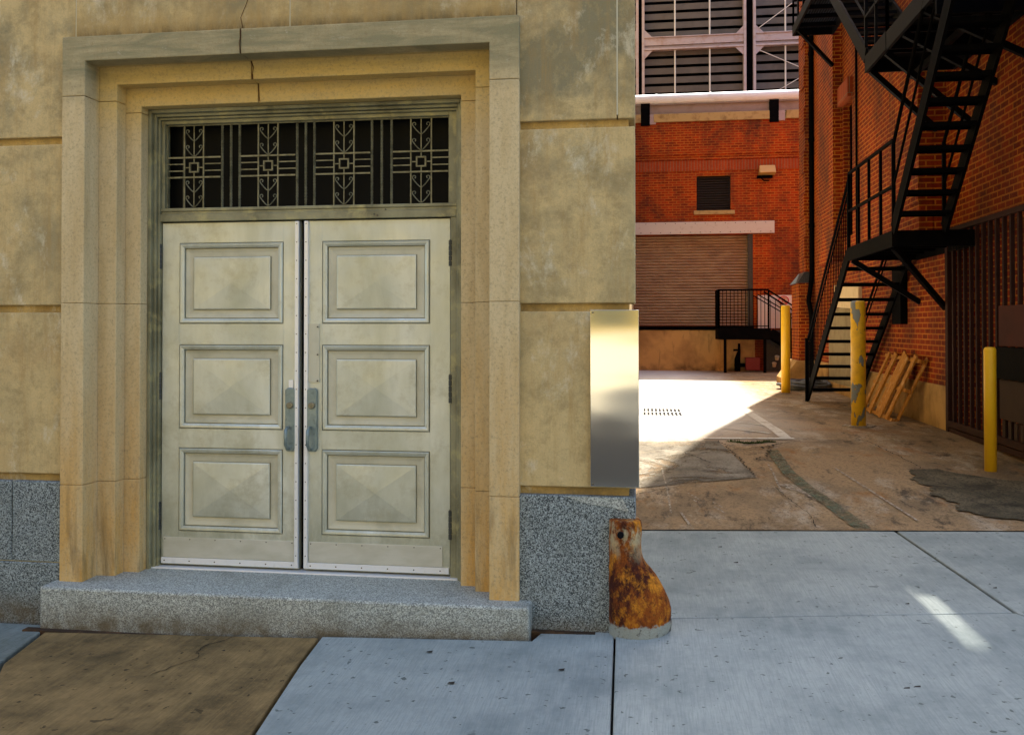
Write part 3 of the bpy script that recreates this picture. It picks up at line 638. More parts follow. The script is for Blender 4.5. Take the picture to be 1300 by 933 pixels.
# ---- door leaves
def rect_rings(mb, prof, x0, x1, z0, z1, apex=None):
    """prof: list of (inset, y). Builds rectangular rings and closes with a pyramid"""
    n0 = len(mb.v)
    for ins, y in prof: mb.v += [(x0+ins, y, z0+ins), (x1-ins, y, z0+ins), (x1-ins, y, z1-ins), (x0+ins, y, z1-ins)]
    for i in range(len(prof)-1):
        for k in range(4): mb.f.append((n0+i*4+k, n0+i*4+(k+1) % 4, n0+i*4+4+(k+1) % 4, n0+i*4+4+k))
    L = n0+4*(len(prof)-1)
    mb.v.append(((x0+x1)/2, apex, (z0+z1)/2)); A = len(mb.v)-1
    for k in range(4): mb.f.append((L+k, L+(k+1) % 4, A))
def leaf(x0, x1, panels, hinge_x, meet, label):
    YD = 5.36
    body = MB(); pz = sorted(panels, key=lambda p: p[2])
    px0, px1 = panels[0][0], panels[0][1]
    body.box(x0, YD, .215, px0, YD+.045, 2.352); body.box(px1, YD, .215, x1, YD+.045, 2.352)
    zc = .215
    for p in pz: body.box(px0, YD, zc, px1, YD+.045, p[2]); zc = p[3]
    body.box(px0, YD, zc, px1, YD+.045, 2.352)
    d = body.build('door', 'nickel_door', sb, bevel=.0012)
    d['label'] = label
    for p in panels:
        m_ = MB()
        prof = [(0, YD+.014), (.0045, YD+.014), (.0045, YD-.003), (.010, YD-.009), (.020, YD-.007), (.032, YD-.001), (.032, YD+.020), (.0375, YD+.020), (.0375, YD+.012), (.060, YD+.017), (.086, YD+.019), (.086, YD+.022), (.0895, YD+.022), (.0895, YD+.008), (.096, YD+.005)]
        rect_rings(m_, prof, p[0], p[1], p[2], p[3], YD-.0045+random.uniform(-.002, .002))
        po = m_.build('panel', 'nickel_door', d)
        po.data.materials.append(MATS['nickel_dirty']); po.data.materials.append(MATS['panel_groove'])
        for i, f in enumerate(po.data.polygons):
            k = i//4
            f.material_index = 2 if k in (0, 1, 6, 7, 11, 12) else 1 if k in (8, 9, 10) else 0
    gv = MB()
    for p in panels:
        a, b_, c_, e_ = p[0]+.032, p[1]-.032, p[2]+.032, p[3]-.032; y = YD+.0145
        for q in ((a, e_-.005, b_, e_), (b_-.004, c_, b_, e_)): pass
    kp = MB(); kz0, kz1 = .225, .385
    ka, kb_ = (x0+.015, x1-.03) if hinge_x < meet else (x0+.03, x1-.045)
    kp.box(ka, YD-.006, .262, kb_, YD+.001, kz1); kp.build('kick_plate', 'kick_plate_metal', d, bevel=.0015)
    sw = MB(); sw.box(x0+.004, YD-.013, .222, x1-.004, YD+.001, .258); sw.build('door_sweep', 'strip_metal', d, bevel=.002)
    sc_ = MB()
    for k in range(6):
        x = ka+.012+(kb_-ka-.024)*k/5
        for z in (kz1-.012,): sc_.tube([(x, YD-.0085, z), (x, YD-.005, z)], .0035, 8)
        sc_.tube([(x, YD-.0155, .24), (x, YD-.012, .24)], .004, 8)
    s0, s1 = (x1-.024, x1) if hinge_x < meet else (x0, x0+.024)
    as_ = MB(); as_.box(s0, YD-.02, .225, s1, YD+.002, 2.35); as_.build('meeting_strip', 'strip_metal', d, bevel=.002)
    for k in range(19):
        z = .30+k*.113; sc_.tube([((s0+s1)/2, YD-.0225, z), ((s0+s1)/2, YD-.019, z)], .0032, 8)
    sc_.build('screw', 'screw', d)
    for za, zb in ((2.065, 2.222), (1.245, 1.417), (.43, .605)):
        h = MB(); n = 5
        for k in range(n):
            a = za+(zb-za)*k/n; b_ = za+(zb-za)*(k+1)/n-.004; h.tube([(hinge_x, YD-.012, a), (hinge_x, YD-.012, b_)], .0125, 10)
        h.tube([(hinge_x, YD-.012, za), (hinge_x, YD-.012, zb)], .009, 8)
        h.build('hinge', 'hinge_metal', d)
    return d
LP = [(-2.893, -2.208, 1.719, 2.226), (-2.893, -2.208, 1.064, 1.590), (-2.893, -2.208, .424, .945)]
RP = [(-1.958, -1.279, 1.719, 2.226), (-1.958, -1.279, 1.066, 1.590), (-1.958, -1.279, .428, .950)]
dl = leaf(-3.008, -2.103, LP, -3.020, -2.10, 'left door leaf')
dr = leaf(-2.067, -1.156, RP, -1.150, -2.07, 'right door leaf')
bk = MB(); bk.box(-2.10, 5.40, .21, -2.07, 5.404, 2.36); bk.build('door_gap', 'gap_black', sb)
pp = MB(); pp.box(-2.043, 5.352, 1.36, -1.972, 5.362, 1.719); pp.build('cover_plate', 'nickel_dirty', dr, bevel=.001)
p2 = MB()
for x, z in ((-1.983, 1.37), (-1.983, 1.53), (-1.983, 1.70)): p2.tube([(x, 5.346, z), (x, 5.353, z)], .005, 8)
p2.build('screw', 'screw', dr)
def handle_set(xc, d):
    y = 5.36; hw = .032
    pts = [(xc-hw, .955), (xc-hw*.7, .937), (xc+hw*.7, .937), (xc+hw, .955), (xc+hw, 1.315), (xc+hw*.5, 1.325), (xc-hw*.5, 1.325), (xc-hw, 1.315)]
    mb = MB(); n = 8; vs = [(a, y-.022, z) for a, z in pts]+[(a, y+.001, z) for a, z in pts]
    mb.add(vs, [tuple(range(n)), tuple(range(n, 2*n))[::-1]]+[(i, (i+1) % n, n+(i+1) % n, n+i) for i in range(n)])
    mb.build('handle_plate', 'handle_metal', d, bevel=.005)
    h = MB(); prof = [(y-.02, 1.085), (y-.045, 1.085), (y-.066, 1.07), (y-.072, 1.03), (y-.070, .985), (y-.05, .957), (y-.02, .95)]
    for (a, b_) in zip(prof[:-1], prof[1:]): pass
    h.tube([(xc-.008, a, z) for a, z in prof], [.007, .009, .0105, .0105, .0105, .009, .007], 10); h.build('pull_handle', 'handle_metal', d, smooth=True)
    lk = MB(); lk.tube([(xc, y-.022, 1.22), (xc, y-.031, 1.22), (xc, y-.033, 1.22)], [.021, .021, .017], 20)
    lk.box(xc-.003, y-.0345, 1.208, xc+.003, y-.033, 1.23); lk.build('lock_cylinder', 'lock_metal', d)
handle_set(-2.155, dl); handle_set(-2.015, dr)
tb = MB(); tb.box(-2.17, 5.352, 1.325, -2.14, 5.362, 1.372); tb.build('latch_tab', 'strip_metal', dl, bevel=.002)
bl = MB()
for x, z in ((-1.62, 2.383), (-1.55, 2.41), (-1.60, 2.375)): bl.tube([(x, 5.33, z), (x, 5.336, z)], .006, 8)
bl.build('screw', 'screw', sb)

# stainless plate on the corner
pt = MB(); pt.box(-.292, 4.972, .832, -.030, 4.978, 1.792); pt.box(-.036, 4.978, .832, -.030, 5.25, 1.792)
pt.add([(-.292, 4.972, .832)]*0, [])
plate = pt.build('steel_guard_plate', 'stainless', sb, bevel=.002)
ps = MB()
for x, z in ((-.278, 1.778), (-.278, .846)): ps.tube([(x, 4.968, z), (x, 4.973, z)], .005, 8)
ps.build('screw', 'screw', plate)

# granite step
st = MB(); st.box(-3.475, 4.845, -.1, -.612, 5.40, .197)
so = st.build('granite_step', 'granite_step', loc=(-2.0, 4.9, 0), bevel=.014)
tag(so, 'long grey granite doorstep stained along its lower edge under the double doors', 'step')

# rusty corner guard: lofted casting
gd = MB(); NR = 36; rows = []
secs = [(.04, 0, 4.99, .158, .140), (.09, 0, 4.99, .163, .145), (.176, 0, 4.99, .167, .148), (.26, 0, 4.99, .155, .140), (.35, 0, 4.995, .133, .122), (.41, 0, 5.0, .107, .105),
        (.45, 0, 5.0, .094, .097), (.477, 0, 5.0, .090, .095), (.49, 0, 5.0, .089, .095), (.56, 0, 5.0, .089, .094), (.655, 0, 5.0, .089, .094), (.662, 0, 5.0, .084, .090)]
secs = [(z, -.194+hw+(0), cy, hw, hd) for (z, _, cy, hw, hd) in secs]
for z, cx_, cy, hw, hd in secs:
    for k in range(NR):
        a = 2*math.pi*k/NR; e = .8 if z > .5 else .9
        c_, s_ = math.cos(a), math.sin(a)
        x = cx_+hw*math.copysign(abs(c_)**e, c_); y = cy+hd*math.copysign(abs(s_)**e, s_)
        f_ = 1+.05*math.sin(3*a+z*9)*(z < .5)
        gd.v.append((cx_+(x-cx_)*f_ if x > cx_ else x, cy+(y-cy)*f_, z))
for i in range(len(secs)-1):
    for k in range(NR): gd.f.append((i*NR+k, i*NR+(k+1) % NR, (i+1)*NR+(k+1) % NR, (i+1)*NR+k))
L = (len(secs)-1)*NR; gd.f.append(tuple(range(L, L+NR)))
go = gd.build('corner_guard', 'rusted_iron', loc=(-.05, 5.0, .05), smooth=True)
tag(go, 'rusted cast iron guard flaring out at the foot of the building corner', 'corner guard')
bh = MB(); bh.tube([(-.128, 4.885, .592), (-.128, 4.905, .592)], .018, 12); bh.build('bolt_hole', 'gap_black', go)
md = go.modifiers.new('Sub', 'SUBSURF'); md.levels = 2; md.render_levels = 2
tx = bpy.data.textures.new('lumps', 'CLOUDS'); tx.noise_scale = .06
md = go.modifiers.new('Disp', 'DISPLACE'); md.texture = tx; md.strength = .012; md.texture_coords = 'LOCAL'

# ================================================================== RIGHT BRICK BUILDING
XW, XN, XF = 3.9, 4.08, 4.25
rb = thing('brick_building', (6, 15, .3), 'tall orange brick building along the right side of the alley', 'building')
w = MB()
# lower wall
rectwall_x(w, 12.46, 22.8, -.2, 2.9, XW, [], .2)
rectwall_x(w, 13.1, 22.8, 2.9, 12, XW, [(17.93, 18.68, 3.44, 6.05)], .25)
rectwall_x(w, 8, 13.1, 2.9, 12, XN, [(8.9, 9.55, 4.0, 6.4)], .25); rectwall_x(w, 8, 12.46, -.2, 2.9, XF, [], .2)
w.add([(XW, 12.46, -.2), (XF, 12.46, -.2), (XF, 12.46, 2.9), (XW, 12.46, 2.9)], [(0, 1, 2, 3)])
w.add([(XW, 13.1, 2.9), (XN, 13.1, 2.9), (XN, 13.1, 12), (XW, 13.1, 12)], [(0, 1, 2, 3)])
w.add([(XW, 12.46, 2.9), (XN, 12.46, 2.9), (XN, 13.1, 2.9), (XW, 13.1, 2.9)], [(0, 1, 2, 3)])
w.add([(XN, 8, 2.9), (XF, 8, 2.9), (XF, 12.46, 2.9), (XN, 12.46, 2.9)], [(3, 2, 1, 0)])
w.add([(XF, 8, -.2), (12, 8, -.2), (12, 8, 12), (XF, 8, 12)], [(0, 1, 2, 3)]); w.add([(XN, 8, 2.9), (XF, 8, 2.9), (XF, 8, 12), (XN, 8, 12)], [(0, 1, 2, 3)])
w.add([(XW, 22.8, -.2), (12, 22.8, -.2), (12, 22.8, 12), (XW, 22.8, 12)], [(3, 2, 1, 0)])
w.add([(12, 8, -.2), (12, 22.8, -.2), (12, 22.8, 12), (12, 8, 12)], [(0, 1, 2, 3)])
w.add([(XW, 13.1, 12), (12, 13.1, 12), (12, 22.8, 12), (XW, 22.8, 12)], [(0, 1, 2, 3)]); w.add([(XW, 8, 12), (12, 8, 12), (12, 13.1, 12), (XW, 13.1, 12)], [(0, 1, 2, 3)])
w.build('wall', 'orange_brick', rb)
# unseen screen wall added to shade the alley; its slot casts the sidewalk streak
w = MB()
SH = (12.80, 14.20, 12.86, 13.50)
def scrn(y0, y1, z0, z1): w.box(XW, y0, z0, XW+.08, y1, z1)
scrn(8, SH[0], 12, 33); scrn(SH[1], 22.8, 12, 33); scrn(SH[0], SH[1], 12, SH[2]); scrn(SH[0], SH[1], SH[3], 33)
w.build('sun_screen', 'orange_brick', rb)
def pil(x, y0, y1, z0, z1, n_='pilaster'):
    mb = MB(); mb.box(x, y0, z0, XW+.01, y1, z1); return mb.build(n_, 'orange_brick', rb)
pil(3.72, 21.96, 22.8, 2.9, 12); pil(3.72, 18.8, 20.3, 3.0, 12); pil(3.72, 13.1, 14.6, 2.95, 12)
# corbelled quoins on the pilaster by the court: stacked blocks slightly proud
q = MB()
for k in range(9):
    z = 3.3+k*1.0; q.box(3.69, 21.95, z, 3.74, 22.4, z+.5)
    q.box(3.705, 13.09, z+.1, 3.74, 13.5, z+.55)
q.build('quoin', 'orange_brick', rb)
lp = MB(); lp.box(3.56, 21.9, .9, 3.91, 22.95, 2.72); lp.build('pilaster', 'orange_brick', rb)
cap = MB(); cap.add([(3.52, 21.86, 2.72), (3.91, 21.86, 2.72), (3.91, 23.0, 2.72), (3.52, 23.0, 2.72), (3.70, 21.94, 2.98), (3.91, 21.94, 2.98), (3.91, 22.8, 2.98), (3.70, 22.8, 2.98)],
                    [(0,3,2,1),(4,5,6,7),(0,1,5,4),(1,2,6,5),(2,3,7,6),(3,0,4,7)]); cap.build('corbel', 'hinge_metal', rb)
kb = MB(); kb.add([(3.2, 21.88, .3), (3.9, 21.88, .3), (3.9, 23.0, .3), (3.2, 23.0, .3), (3.5, 21.88, .92), (3.9, 21.88, .92), (3.9, 23.0, .92), (3.5, 23.0, .92), (3.2, 21.88, .5), (3.2, 23.0, .5)],
                  [(0, 1, 5, 4, 8), (3, 9, 7, 6, 2), (8, 4, 7, 9), (4, 5, 6, 7), (0, 8, 9, 3)]); kb.build('concrete_buttress', 'base_concrete', rb, bevel=.02)
bc = MB(); bc.box(3.865, 12.44, .2, XW+.02, 17.95, .93); bc.box(3.865, 20.15, .2, XW+.02, 21.9, .93); bc.box(3.865, 17.95, .2, XW+.02, 20.15, .55); bc.build('concrete_base', 'base_concrete', rb, bevel=.01)
# tall narrow window with brick lintel
ln = MB(); ln.box(3.80, 17.85, 6.05, XW+.02, 18.78, 6.42); ln.build('lintel', 'soldier_brick', rb)
wn = MB(); wn.box(4.10, 17.93, 3.44, 4.16, 18.68, 6.05)
wf = MB()
for a in ((4.02, 17.93, 3.44, 4.10, 18.0, 6.05), (4.02, 18.61, 3.44, 4.10, 18.68, 6.05), (4.02, 18.0, 5.98, 4.10, 18.61, 6.05), (4.02, 18.0, 3.44, 4.10, 18.61, 3.52), (4.02, 18.0, 4.7, 4.10, 18.61, 4.76)): wf.box(*a)
wfo = wf.build('window', 'black_steel', rb); wn.build('pane', 'green_glass', wfo)
wn2 = MB(); wn2.box(4.28, 8.9, 4.0, 4.33, 9.55, 6.4); wn2.build('window', 'dark_glass', rb)
# cream corrugated door and hood
cd = MB(); ny = 52
for i in range(ny):
    y0 = 18.0+(20.1-18.0)*i/ny; y1 = 18.0+(20.1-18.0)*(i+1)/ny; xa = 3.875 if i % 2 else 3.895
    cd.box(xa, y0, .55, XW+.005, y1, 2.08)
cd.build('corrugated_door', 'corrugated', rb)
hd = MB(); hd.add([(3.83, 17.2, 2.02), (3.83, 19.3, 2.10), (3.83, 19.3, 2.55), (3.83, 17.2, 2.42), (3.905, 17.2, 2.02), (3.905, 19.3, 2.10), (3.905, 19.3, 2.55), (3.905, 17.2, 2.42)],
                 [(0,3,2,1),(4,5,6,7),(0,1,5,4),(1,2,6,5),(2,3,7,6),(3,0,4,7)]); hd.build('door_hood', 'cream_panel', rb, bevel=.01)
# downpipe and thin conduit
dp = MB(); dp.tube([(3.84, 21.85, 12), (3.84, 21.85, 2.9), (3.80, 21.8, 2.6), (3.75, 21.75, 2.3), (3.82, 21.8, 2.0), (3.82, 21.8, .4)], .055, 12)
for z in (4, 6, 8, 10): dp.tube([(3.84, 21.85, z), (3.84, 21.85, z+.08)], .068, 12)
dp.build('downpipe', 'black_steel', rb, smooth=False)
cn = MB(); cn.tube([(3.87, 17.45, 12), (3.87, 17.45, 3.2)], .022, 8); cn.build('conduit', 'black_steel', rb)
du = MB(); du.box(3.80, 14.33, 1.74, XW+.005, 14.82, 2.62); du.build('duct_box', 'black_steel', rb, bevel=.005)

# ---- steel bar gate in front of the recess
fx = 3.88
gt = thing('bar_gate', (fx, 10.4, .35), 'tall maroon steel bar gate fixed against the brick wall beside the nearest bollard', 'gate')
f_ = MB(); f_.box(fx-.03, 12.36, .33, fx+.03, 12.46, 2.96); f_.box(fx-.03, 8.1, 2.90, fx+.03, 12.36, 2.96); f_.box(fx-.03, 8.1, .42, fx+.03, 12.36, .50); f_.box(fx-.02, 8.1, .345, fx+.02, 12.36, .405)
f_.build('gate_frame', 'maroon_steel', gt, bevel=.004)
y = 12.20; k = 0
bars = []
while y > 8.15:
    bb = MB(); bb.box(fx-.02, y-.022, .50, fx+.02, y+.022, 2.90)
    if k == 0: b0 = bb.build('bar', 'maroon_steel', gt); yb = y
    else:
        c_ = b0.copy(); COL.objects.link(c_); c_.parent = gt; c_.location = (0, y-yb, 0)
    y -= .205; k += 1
a = MB(); a.box(fx-.045, 9.2, 1.49, fx-.021, 10.62, 1.93); a.build('sheet_panel', 'maroon_panel', gt, bevel=.003)
a = MB(); a.box(fx-.09, 9.2, 1.14, fx-.021, 10.60, 1.484); a.build('lock_box', 'black_steel', gt, bevel=.004)
a = MB(); a.box(fx-.04, 9.2, .70, fx-.021, 10.62, 1.13); a.build('sheet_panel', 'brown_panel', gt, bevel=.003)
a = MB()
for k in range(9): a.box(fx-.035, 9.2+.16*k, .51, fx-.021, 9.28+.16*k, .69)
a.build('slatted_panel', 'brown_panel', gt)

# ================================================================== FIRE ESCAPE
fe = thing('fire_escape', (3.4, 14, .37), 'black steel fire escape climbing the brick wall in several flights', 'fire escape')
def flight(yb, zb, yt, zt, x0, x1, n, bal=True, post_bottom=True, mat='black_steel', rail_r=True):
    s_ = MB(); d = Vector((0, yt-yb, zt-zb)).normalized()
    A = (x0, yb, zb+.03); B = (x0, yt, zt-.02)
    s_.bar(A, B, .035, .20); o = s_.build('stringer', mat, fe)
    s2 = MB(); s2.bar((x1, yb, zb+.03), (x1, yt, zt-.02), .035, .20); s2.build('stringer', mat, fe)
    tr0 = None
    for k in range(1, n):
        t_ = k/n; y = yb+(yt-yb)*t_; z = zb+(zt-zb)*t_
        if tr0 is None:
            m_ = MB(); sg = -1 if yt < yb else 1
            m_.box(x0+.018, y-.11, z-.02, x1-.018, y+.11, z+.005); m_.box(x0+.018, y-.112, z-.045, x1-.018, y-.105, z-.0)
            m_.box(x0+.018, y+.105, z-.045, x1-.018, y+.112, z)
            tr0 = m_.build('tread', mat, fe); y0_, z0_ = y, z
        else:
            c_ = tr0.copy(); COL.objects.link(c_); c_.parent = fe; c_.location = (0, y-y0_, z-z0_)
    for x, side in ((x0, 0), (x1, 1)):
        if side and not rail_r: continue
        r_ = MB(); hgt = 1.05
        r_.tube([(x, yb, zb+hgt), (x, yt, zt+hgt)], .022, 8); r_.tube([(x, yb, zb+hgt-.16), (x, yt, zt+hgt-.16)], .014, 6) if bal else r_.tube([(x, yb, zb+.55), (x, yt, zt+.55)], .016, 6)
        r_.bar((x, yb, zb), (x, yb, zb+hgt), .04, .04); r_.bar((x, yt, zt), (x, yt, zt+hgt), .04, .04)
        if bal and not side:
            nb = int(abs(yt-yb)/.12)
            for k in range(1, nb):
                t_ = k/nb; y = yb+(yt-yb)*t_; z = zb+(zt-zb)*t_; r_.bar((x, y, z+.1), (x, y, z+hgt-.16), .012, .012)
        r_.build('handrail', mat, fe)
def landing(x0, x1, y0, y1, z, ch=.18, rails='', mat='black_steel', h=1.1, slat=.045):
    m_ = MB(); m_.box(x0-.02, y0, z-ch, x0+.02, y1, z+.02); m_.box(x1-.02, y0, z-ch, x1+.02, y1, z+.02)
    m_.box(x0+.02, y0, z-ch, x1-.02, y0+.04, z+.02); m_.box(x0+.02, y1-.04, z-ch, x1-.02, y1, z+.02)
    n = int((x1-x0)/slat)
    for k in range(1, n): x = x0+(x1-x0)*k/n; m_.box(x-.016, y0+.04, z-.03, x+.016, y1-.04, z)
    k = y0+.5
    while k < y1-.2: m_.box(x0+.02, k-.02, z-.11, x1-.02, k+.02, z-.032); k += .5
    m_.build('landing', mat, fe)
    r_ = MB()
    def rail(p, q_):
        p = Vector(p); q_ = Vector(q_); L_ = (q_-p).length; n = max(1, round(L_/.6))
        for hh in (h, h*.5): r_.bar(p+Vector((0, 0, hh)), q_+Vector((0, 0, hh)), .035, .035)
        for k in range(n+1): c_ = p.lerp(q_, k/n); r_.bar(c_, c_+Vector((0, 0, h)), .035, .035)
    if 'L' in rails: rail((x0, y0, z), (x0, y1, z))
    if 'N' in rails: rail((x0, y0, z), (x1, y0, z))
    if 'F' in rails: rail((x0, y1, z), (x1, y1, z))
    if 'R' in rails: rail((x1, y0, z), (x1, y1, z))
    if r_.v: r_.build('railing', mat, fe)
flight(17.25, .38, 13.8, 2.80, 2.95, 3.80, 11)
fp = MB(); fp.bar((2.90, 17.05, .34), (2.90, 17.05, 1.50), .05, .05); fp.build('newel_post', 'black_steel', fe)
landing(2.95, 3.88, 11.4, 13.8, 2.83, .17, 'L')
flight(11.4, 2.83, 9.1, 5.15, 2.95, 3.52, 11, bal=False)
landing(2.95, 4.06, 8.2, 9.1, 5.18, .2, 'L', h=1.05)
landing(2.95, 4.06, 9.75, 11.62, 5.28, .2, 'R', 'blued_steel')
landing(2.95, 4.06, 11.65, 12.72, 5.30, .2, 'LN', 'blued_steel')
flight(12.72, 5.30, 15.8, 7.62, 2.95, 3.70, 11, bal=False, mat='blued_steel')
landing(2.95, 3.70, 15.8, 18.7, 7.65, .16, 'LF', 'blued_steel')
br = MB()
for (p_, q_) in (((2.97, 11.0, 5.08), (XN, 11.3, 4.55)), ((2.97, 10.2, 5.08), (XN, 10.4, 4.6)), ((3.5, 9.8, 5.0), (3.5, 12.6, 5.0)), ((2.97, 12.55, 5.08), (XW, 12.9, 4.35)), ((2.97, 11.75, 5.08), (XN, 12.0, 4.2)), ((2.97, 13.7, 2.66), (XW, 13.7, 2.05)), ((2.97, 11.5, 2.66), (XW, 12.6, 1.95)),
                 ((2.97, 16.0, 7.5), (XW, 16.0, 6.8)), ((2.97, 18.3, 7.5), (3.72, 18.8, 6.9))):
    br.bar(p_, q_, .05, .075)
br.build('brace', 'blued_steel', fe)
bm_ = MB(); bm_.box(2.93, 9.68, 4.86, 4.07, 9.74, 5.3); bm_.box(2.97, 9.76, 5.24, 4.04, 11.6, 5.252); bm_.box(2.97, 11.70, 5.255, 4.04, 12.66, 5.266)
bm_.build('deck_plate', 'black_steel', fe)

# ================================================================== BOLLARDS
def bollard(x, y, top, r, mat, label):
    z = G(x, y)
    b_ = MB(); prof = [(z-.1, r), (top-.03, r), (top-.012, r*.93), (top, r*.75), (top+.004, r*.3)]
    b_.tube([(x, y, p) for p, _ in prof], [q_ for _, q_ in prof], 32)
    o = b_.build('bollard', mat, loc=(x, y, z), smooth=True); tag(o, label, 'bollard', 'yellow bollards along the alley')
    for p in o.data.polygons: p.use_smooth = len(p.vertices) == 4
    return o
bollard(3.392, 9.62, 1.497, .057, 'yellow_paint', 'slim clean yellow bollard nearest the street, in front of the maroon gate')
bollard(2.859, 12.85, 2.05, .096, 'peeling_paint', 'thick yellow bollard with peeling paint showing grey, in front of the fire escape')
bollard(2.862, 19.25, 2.14, .090, 'yellow_paint', 'farthest yellow bollard standing at the edge of the sunlit court')
bf = MB(); SHEETS.add('concrete_footing')
bf.prism([(2.859+.22*math.cos(a*.4)*random.uniform(.8, 1.1), 12.83+.2*math.sin(a*.4)*random.uniform(.8, 1.1)) for a in range(16)], .3, .372)
struct(bf.build('concrete_footing', 'pale_scrape'), 'pale concrete footing round the peeling bollard', 'pavement')

# ================================================================== PALLET leaning on the wall
pa = thing('wooden_pallet', (3.5, 14.3, .36), 'broken wooden pallet leaning against the brick wall behind the peeling bollard', 'pallet')
LB = Vector((3.50, 0, .37)); LT = Vector((3.83, 0, 1.28)); ud = (LT-LB).normalized(); HN = Vector((-ud.z, 0, ud.x))
def PP(y, u, d): return LB+ud*u+HN*d+Vector((0, y, 0))
def pbar(y0, u0, y1, u1, w_, t_, d, name):
    m_ = MB(); p, q_ = PP(y0, u0, d), PP(y1, u1, d); m_.bar(p, q_, w_, t_, up=HN); return m_.build(name, 'pallet_wood', pa, bevel=.003)
H_ = (LT-LB).length
for u, sh_ in ((.03, 0), (H_*.5, -.13), (H_-.04, -.26)): pbar(15.42+sh_, u, 13.55+sh_, u-.03, .05, .08, .0, 'stringer')
for y, w_ in ((15.1, .11), (14.72, .17), (14.18, .36), (13.70, .15)): pbar(y+.05, .0, y-.25, H_, w_, .025, .058, 'slat')
for y, w_ in ((15.1, .10), (14.3, .12), (13.58, .12)): pbar(y+.05, .0, y-.25, H_, w_, .02, -.058, 'slat')

# ================================================================== COURT: drain, hose, weeds
dn = thing('storm_drain', (.27, 14.5, .36), 'slotted storm drain set in the sunlit court floor', 'drain')
a = MB(); z = G(.27, 14.5)
for r_ in range(2):
    for k in range(10):
        x = .0+k*.06; y0 = 13.92+r_*.62; a.box(x-.019, y0, z-.02, x+.019, y0+.48, z+.012)
a.build('slot', 'gap_black', dn)
a = MB(); a.box(-.05, 13.82, z-.03, .60, 15.12, z+.006); a.build('grate', 'alley_concrete', dn)
hs = thing('hose', (3.4, 20.2, .36), 'dark coiled hose lying at the foot of the brick pier', 'hose')
a = MB(); pts = []
for k in range(150):
    t_ = k*.25; rr = .50+.12*math.sin(k*.21); pts.append((3.38+rr*.8*math.cos(t_)+.05*math.sin(k*1.3), 20.2+rr*1.3*math.sin(t_), .40+.16*k/150+.03*math.sin(k*.7)))
a.tube(pts, .035, 6); a.build('hose_coil', 'hose_rubber', hs, smooth=True)
random.seed(3)
ws = MB()
for k in range(420):
    x = 1.0+random.random()**.8*.5; y = 11.12+.06*math.sin(x*14)+random.gauss(0, .045)*(1.4-x); x += random.gauss(0, .03); z = G(x, y); h_ = random.uniform(.008, .035); a_ = random.uniform(0, 6.28)
    dx, dy = .008*math.cos(a_), .008*math.sin(a_); ws.add([(x-dx, y-dy, z), (x+dx, y+dy, z), (x+random.uniform(-.02, .02), y+random.uniform(-.02, .02), z+h_)], [(0, 1, 2)])
tag(ws.build('weeds', 'moss'), 'low green weeds growing in the crack beside the painted triangle', 'weeds', kind='stuff')
# scattered dark flecks of litter on the pavement
db = MB()
for (x, y) in ((.62, 6.45), (.85, 6.4), (-.4, 4.4), (1.2, 4.3), (1.15, 4.28), (-.9, 4.2), (2.1, 5.9), (2.3, 5.5), (.5, 5.0), (-1.1, 4.6), (.55, 6.9), (1.5, 5.55), (-2.9, 4.45), (-2.2, 4.55), (2.2, 4.9)):
    s_ = random.uniform(.008, .02); z = g_front(x)+.002
    db.add([(x-s_, y-s_*.4, z), (x+s_*.8, y-s_*.5, z), (x+s_, y+s_*.6, z+.004), (x-s_*.6, y+s_*.5, z)], [(0, 1, 2, 3)])
tag(db.build('litter', 'debris'), 'small dark flecks of litter scattered on the sidewalk', 'litter', kind='stuff')

# ================================================================== FAR BRICK BUILDING
YB = 28.5
fb = thing('loading_dock_building', (1.5, YB, .36), 'red brick building with a loading dock closing the far end of the court', 'building')
w = MB(); HZ = 8.03
rectwall_y(w, -14, 16, 1.0, HZ, YB, [(-3.0, 3.28, 1.66, 4.53), (1.60, 2.62, 5.27, 6.34)], .3)
w.add([(-14, YB, HZ), (16, YB, HZ), (16, 40, HZ), (-14, 40, HZ)], [(0, 1, 2, 3)]); w.add([(16, YB, 0), (16, 40, 0), (16, 40, HZ), (16, YB, HZ)], [(0, 1, 2, 3)])
w.add([(3.32, YB, .2), (16, YB, .2), (16, YB, 1.0), (3.32, YB, 1.0)], [(0, 1, 2, 3)])
w.add([(-14, YB, .2), (-3, YB, .2), (-3, YB, 1.0), (-14, YB, 1.0)], [(0, 1, 2, 3)])
w.build('wall', 'red_brick', fb)
a = MB(); a.box(-14, YB-.02, 6.50, 16, YB+.05, 6.82); a.build('soldier_course', 'soldier_brick', fb)
a = MB(); a.box(-14, YB-.045, 6.84, 16, YB+.05, 6.90); a.box(-14, YB-.03, 7.0, 16, YB+.05, 7.06); a.build('string_course', 'red_brick', fb)
a = MB()
for x0, x1 in ((-14, -.1), (.3, 3.78), (4.28, 16)): a.box(x0, YB-.05, 8.03, x1, YB+.4, 8.28)
a.build('coping', 'coping_stone', fb, bevel=.01)
a = MB()
for x in (-.1, 3.78): a.box(x, YB-.03, 7.93, x+.28, YB+.3, 8.62)
a.build('beam_bracket', 'black_steel', fb)
a = MB()
for x in (.16, 4.04): a.box(x, YB-.03, 7.97, x+.2, YB+.3, 8.28)
a.build('junction_box', 'lilac_steel', fb, bevel=.01)
a = MB(); a.box(-3.0, YB-.06, .2, 3.32, YB+.35, 1.64); a.build('dock_wall', 'dock_concrete', fb, bevel=.02)
a = MB(); a.box(-3.0, YB-.08, 1.60, 3.30, YB+.0, 1.72); a.build('dock_edge', 'black_steel', fb)
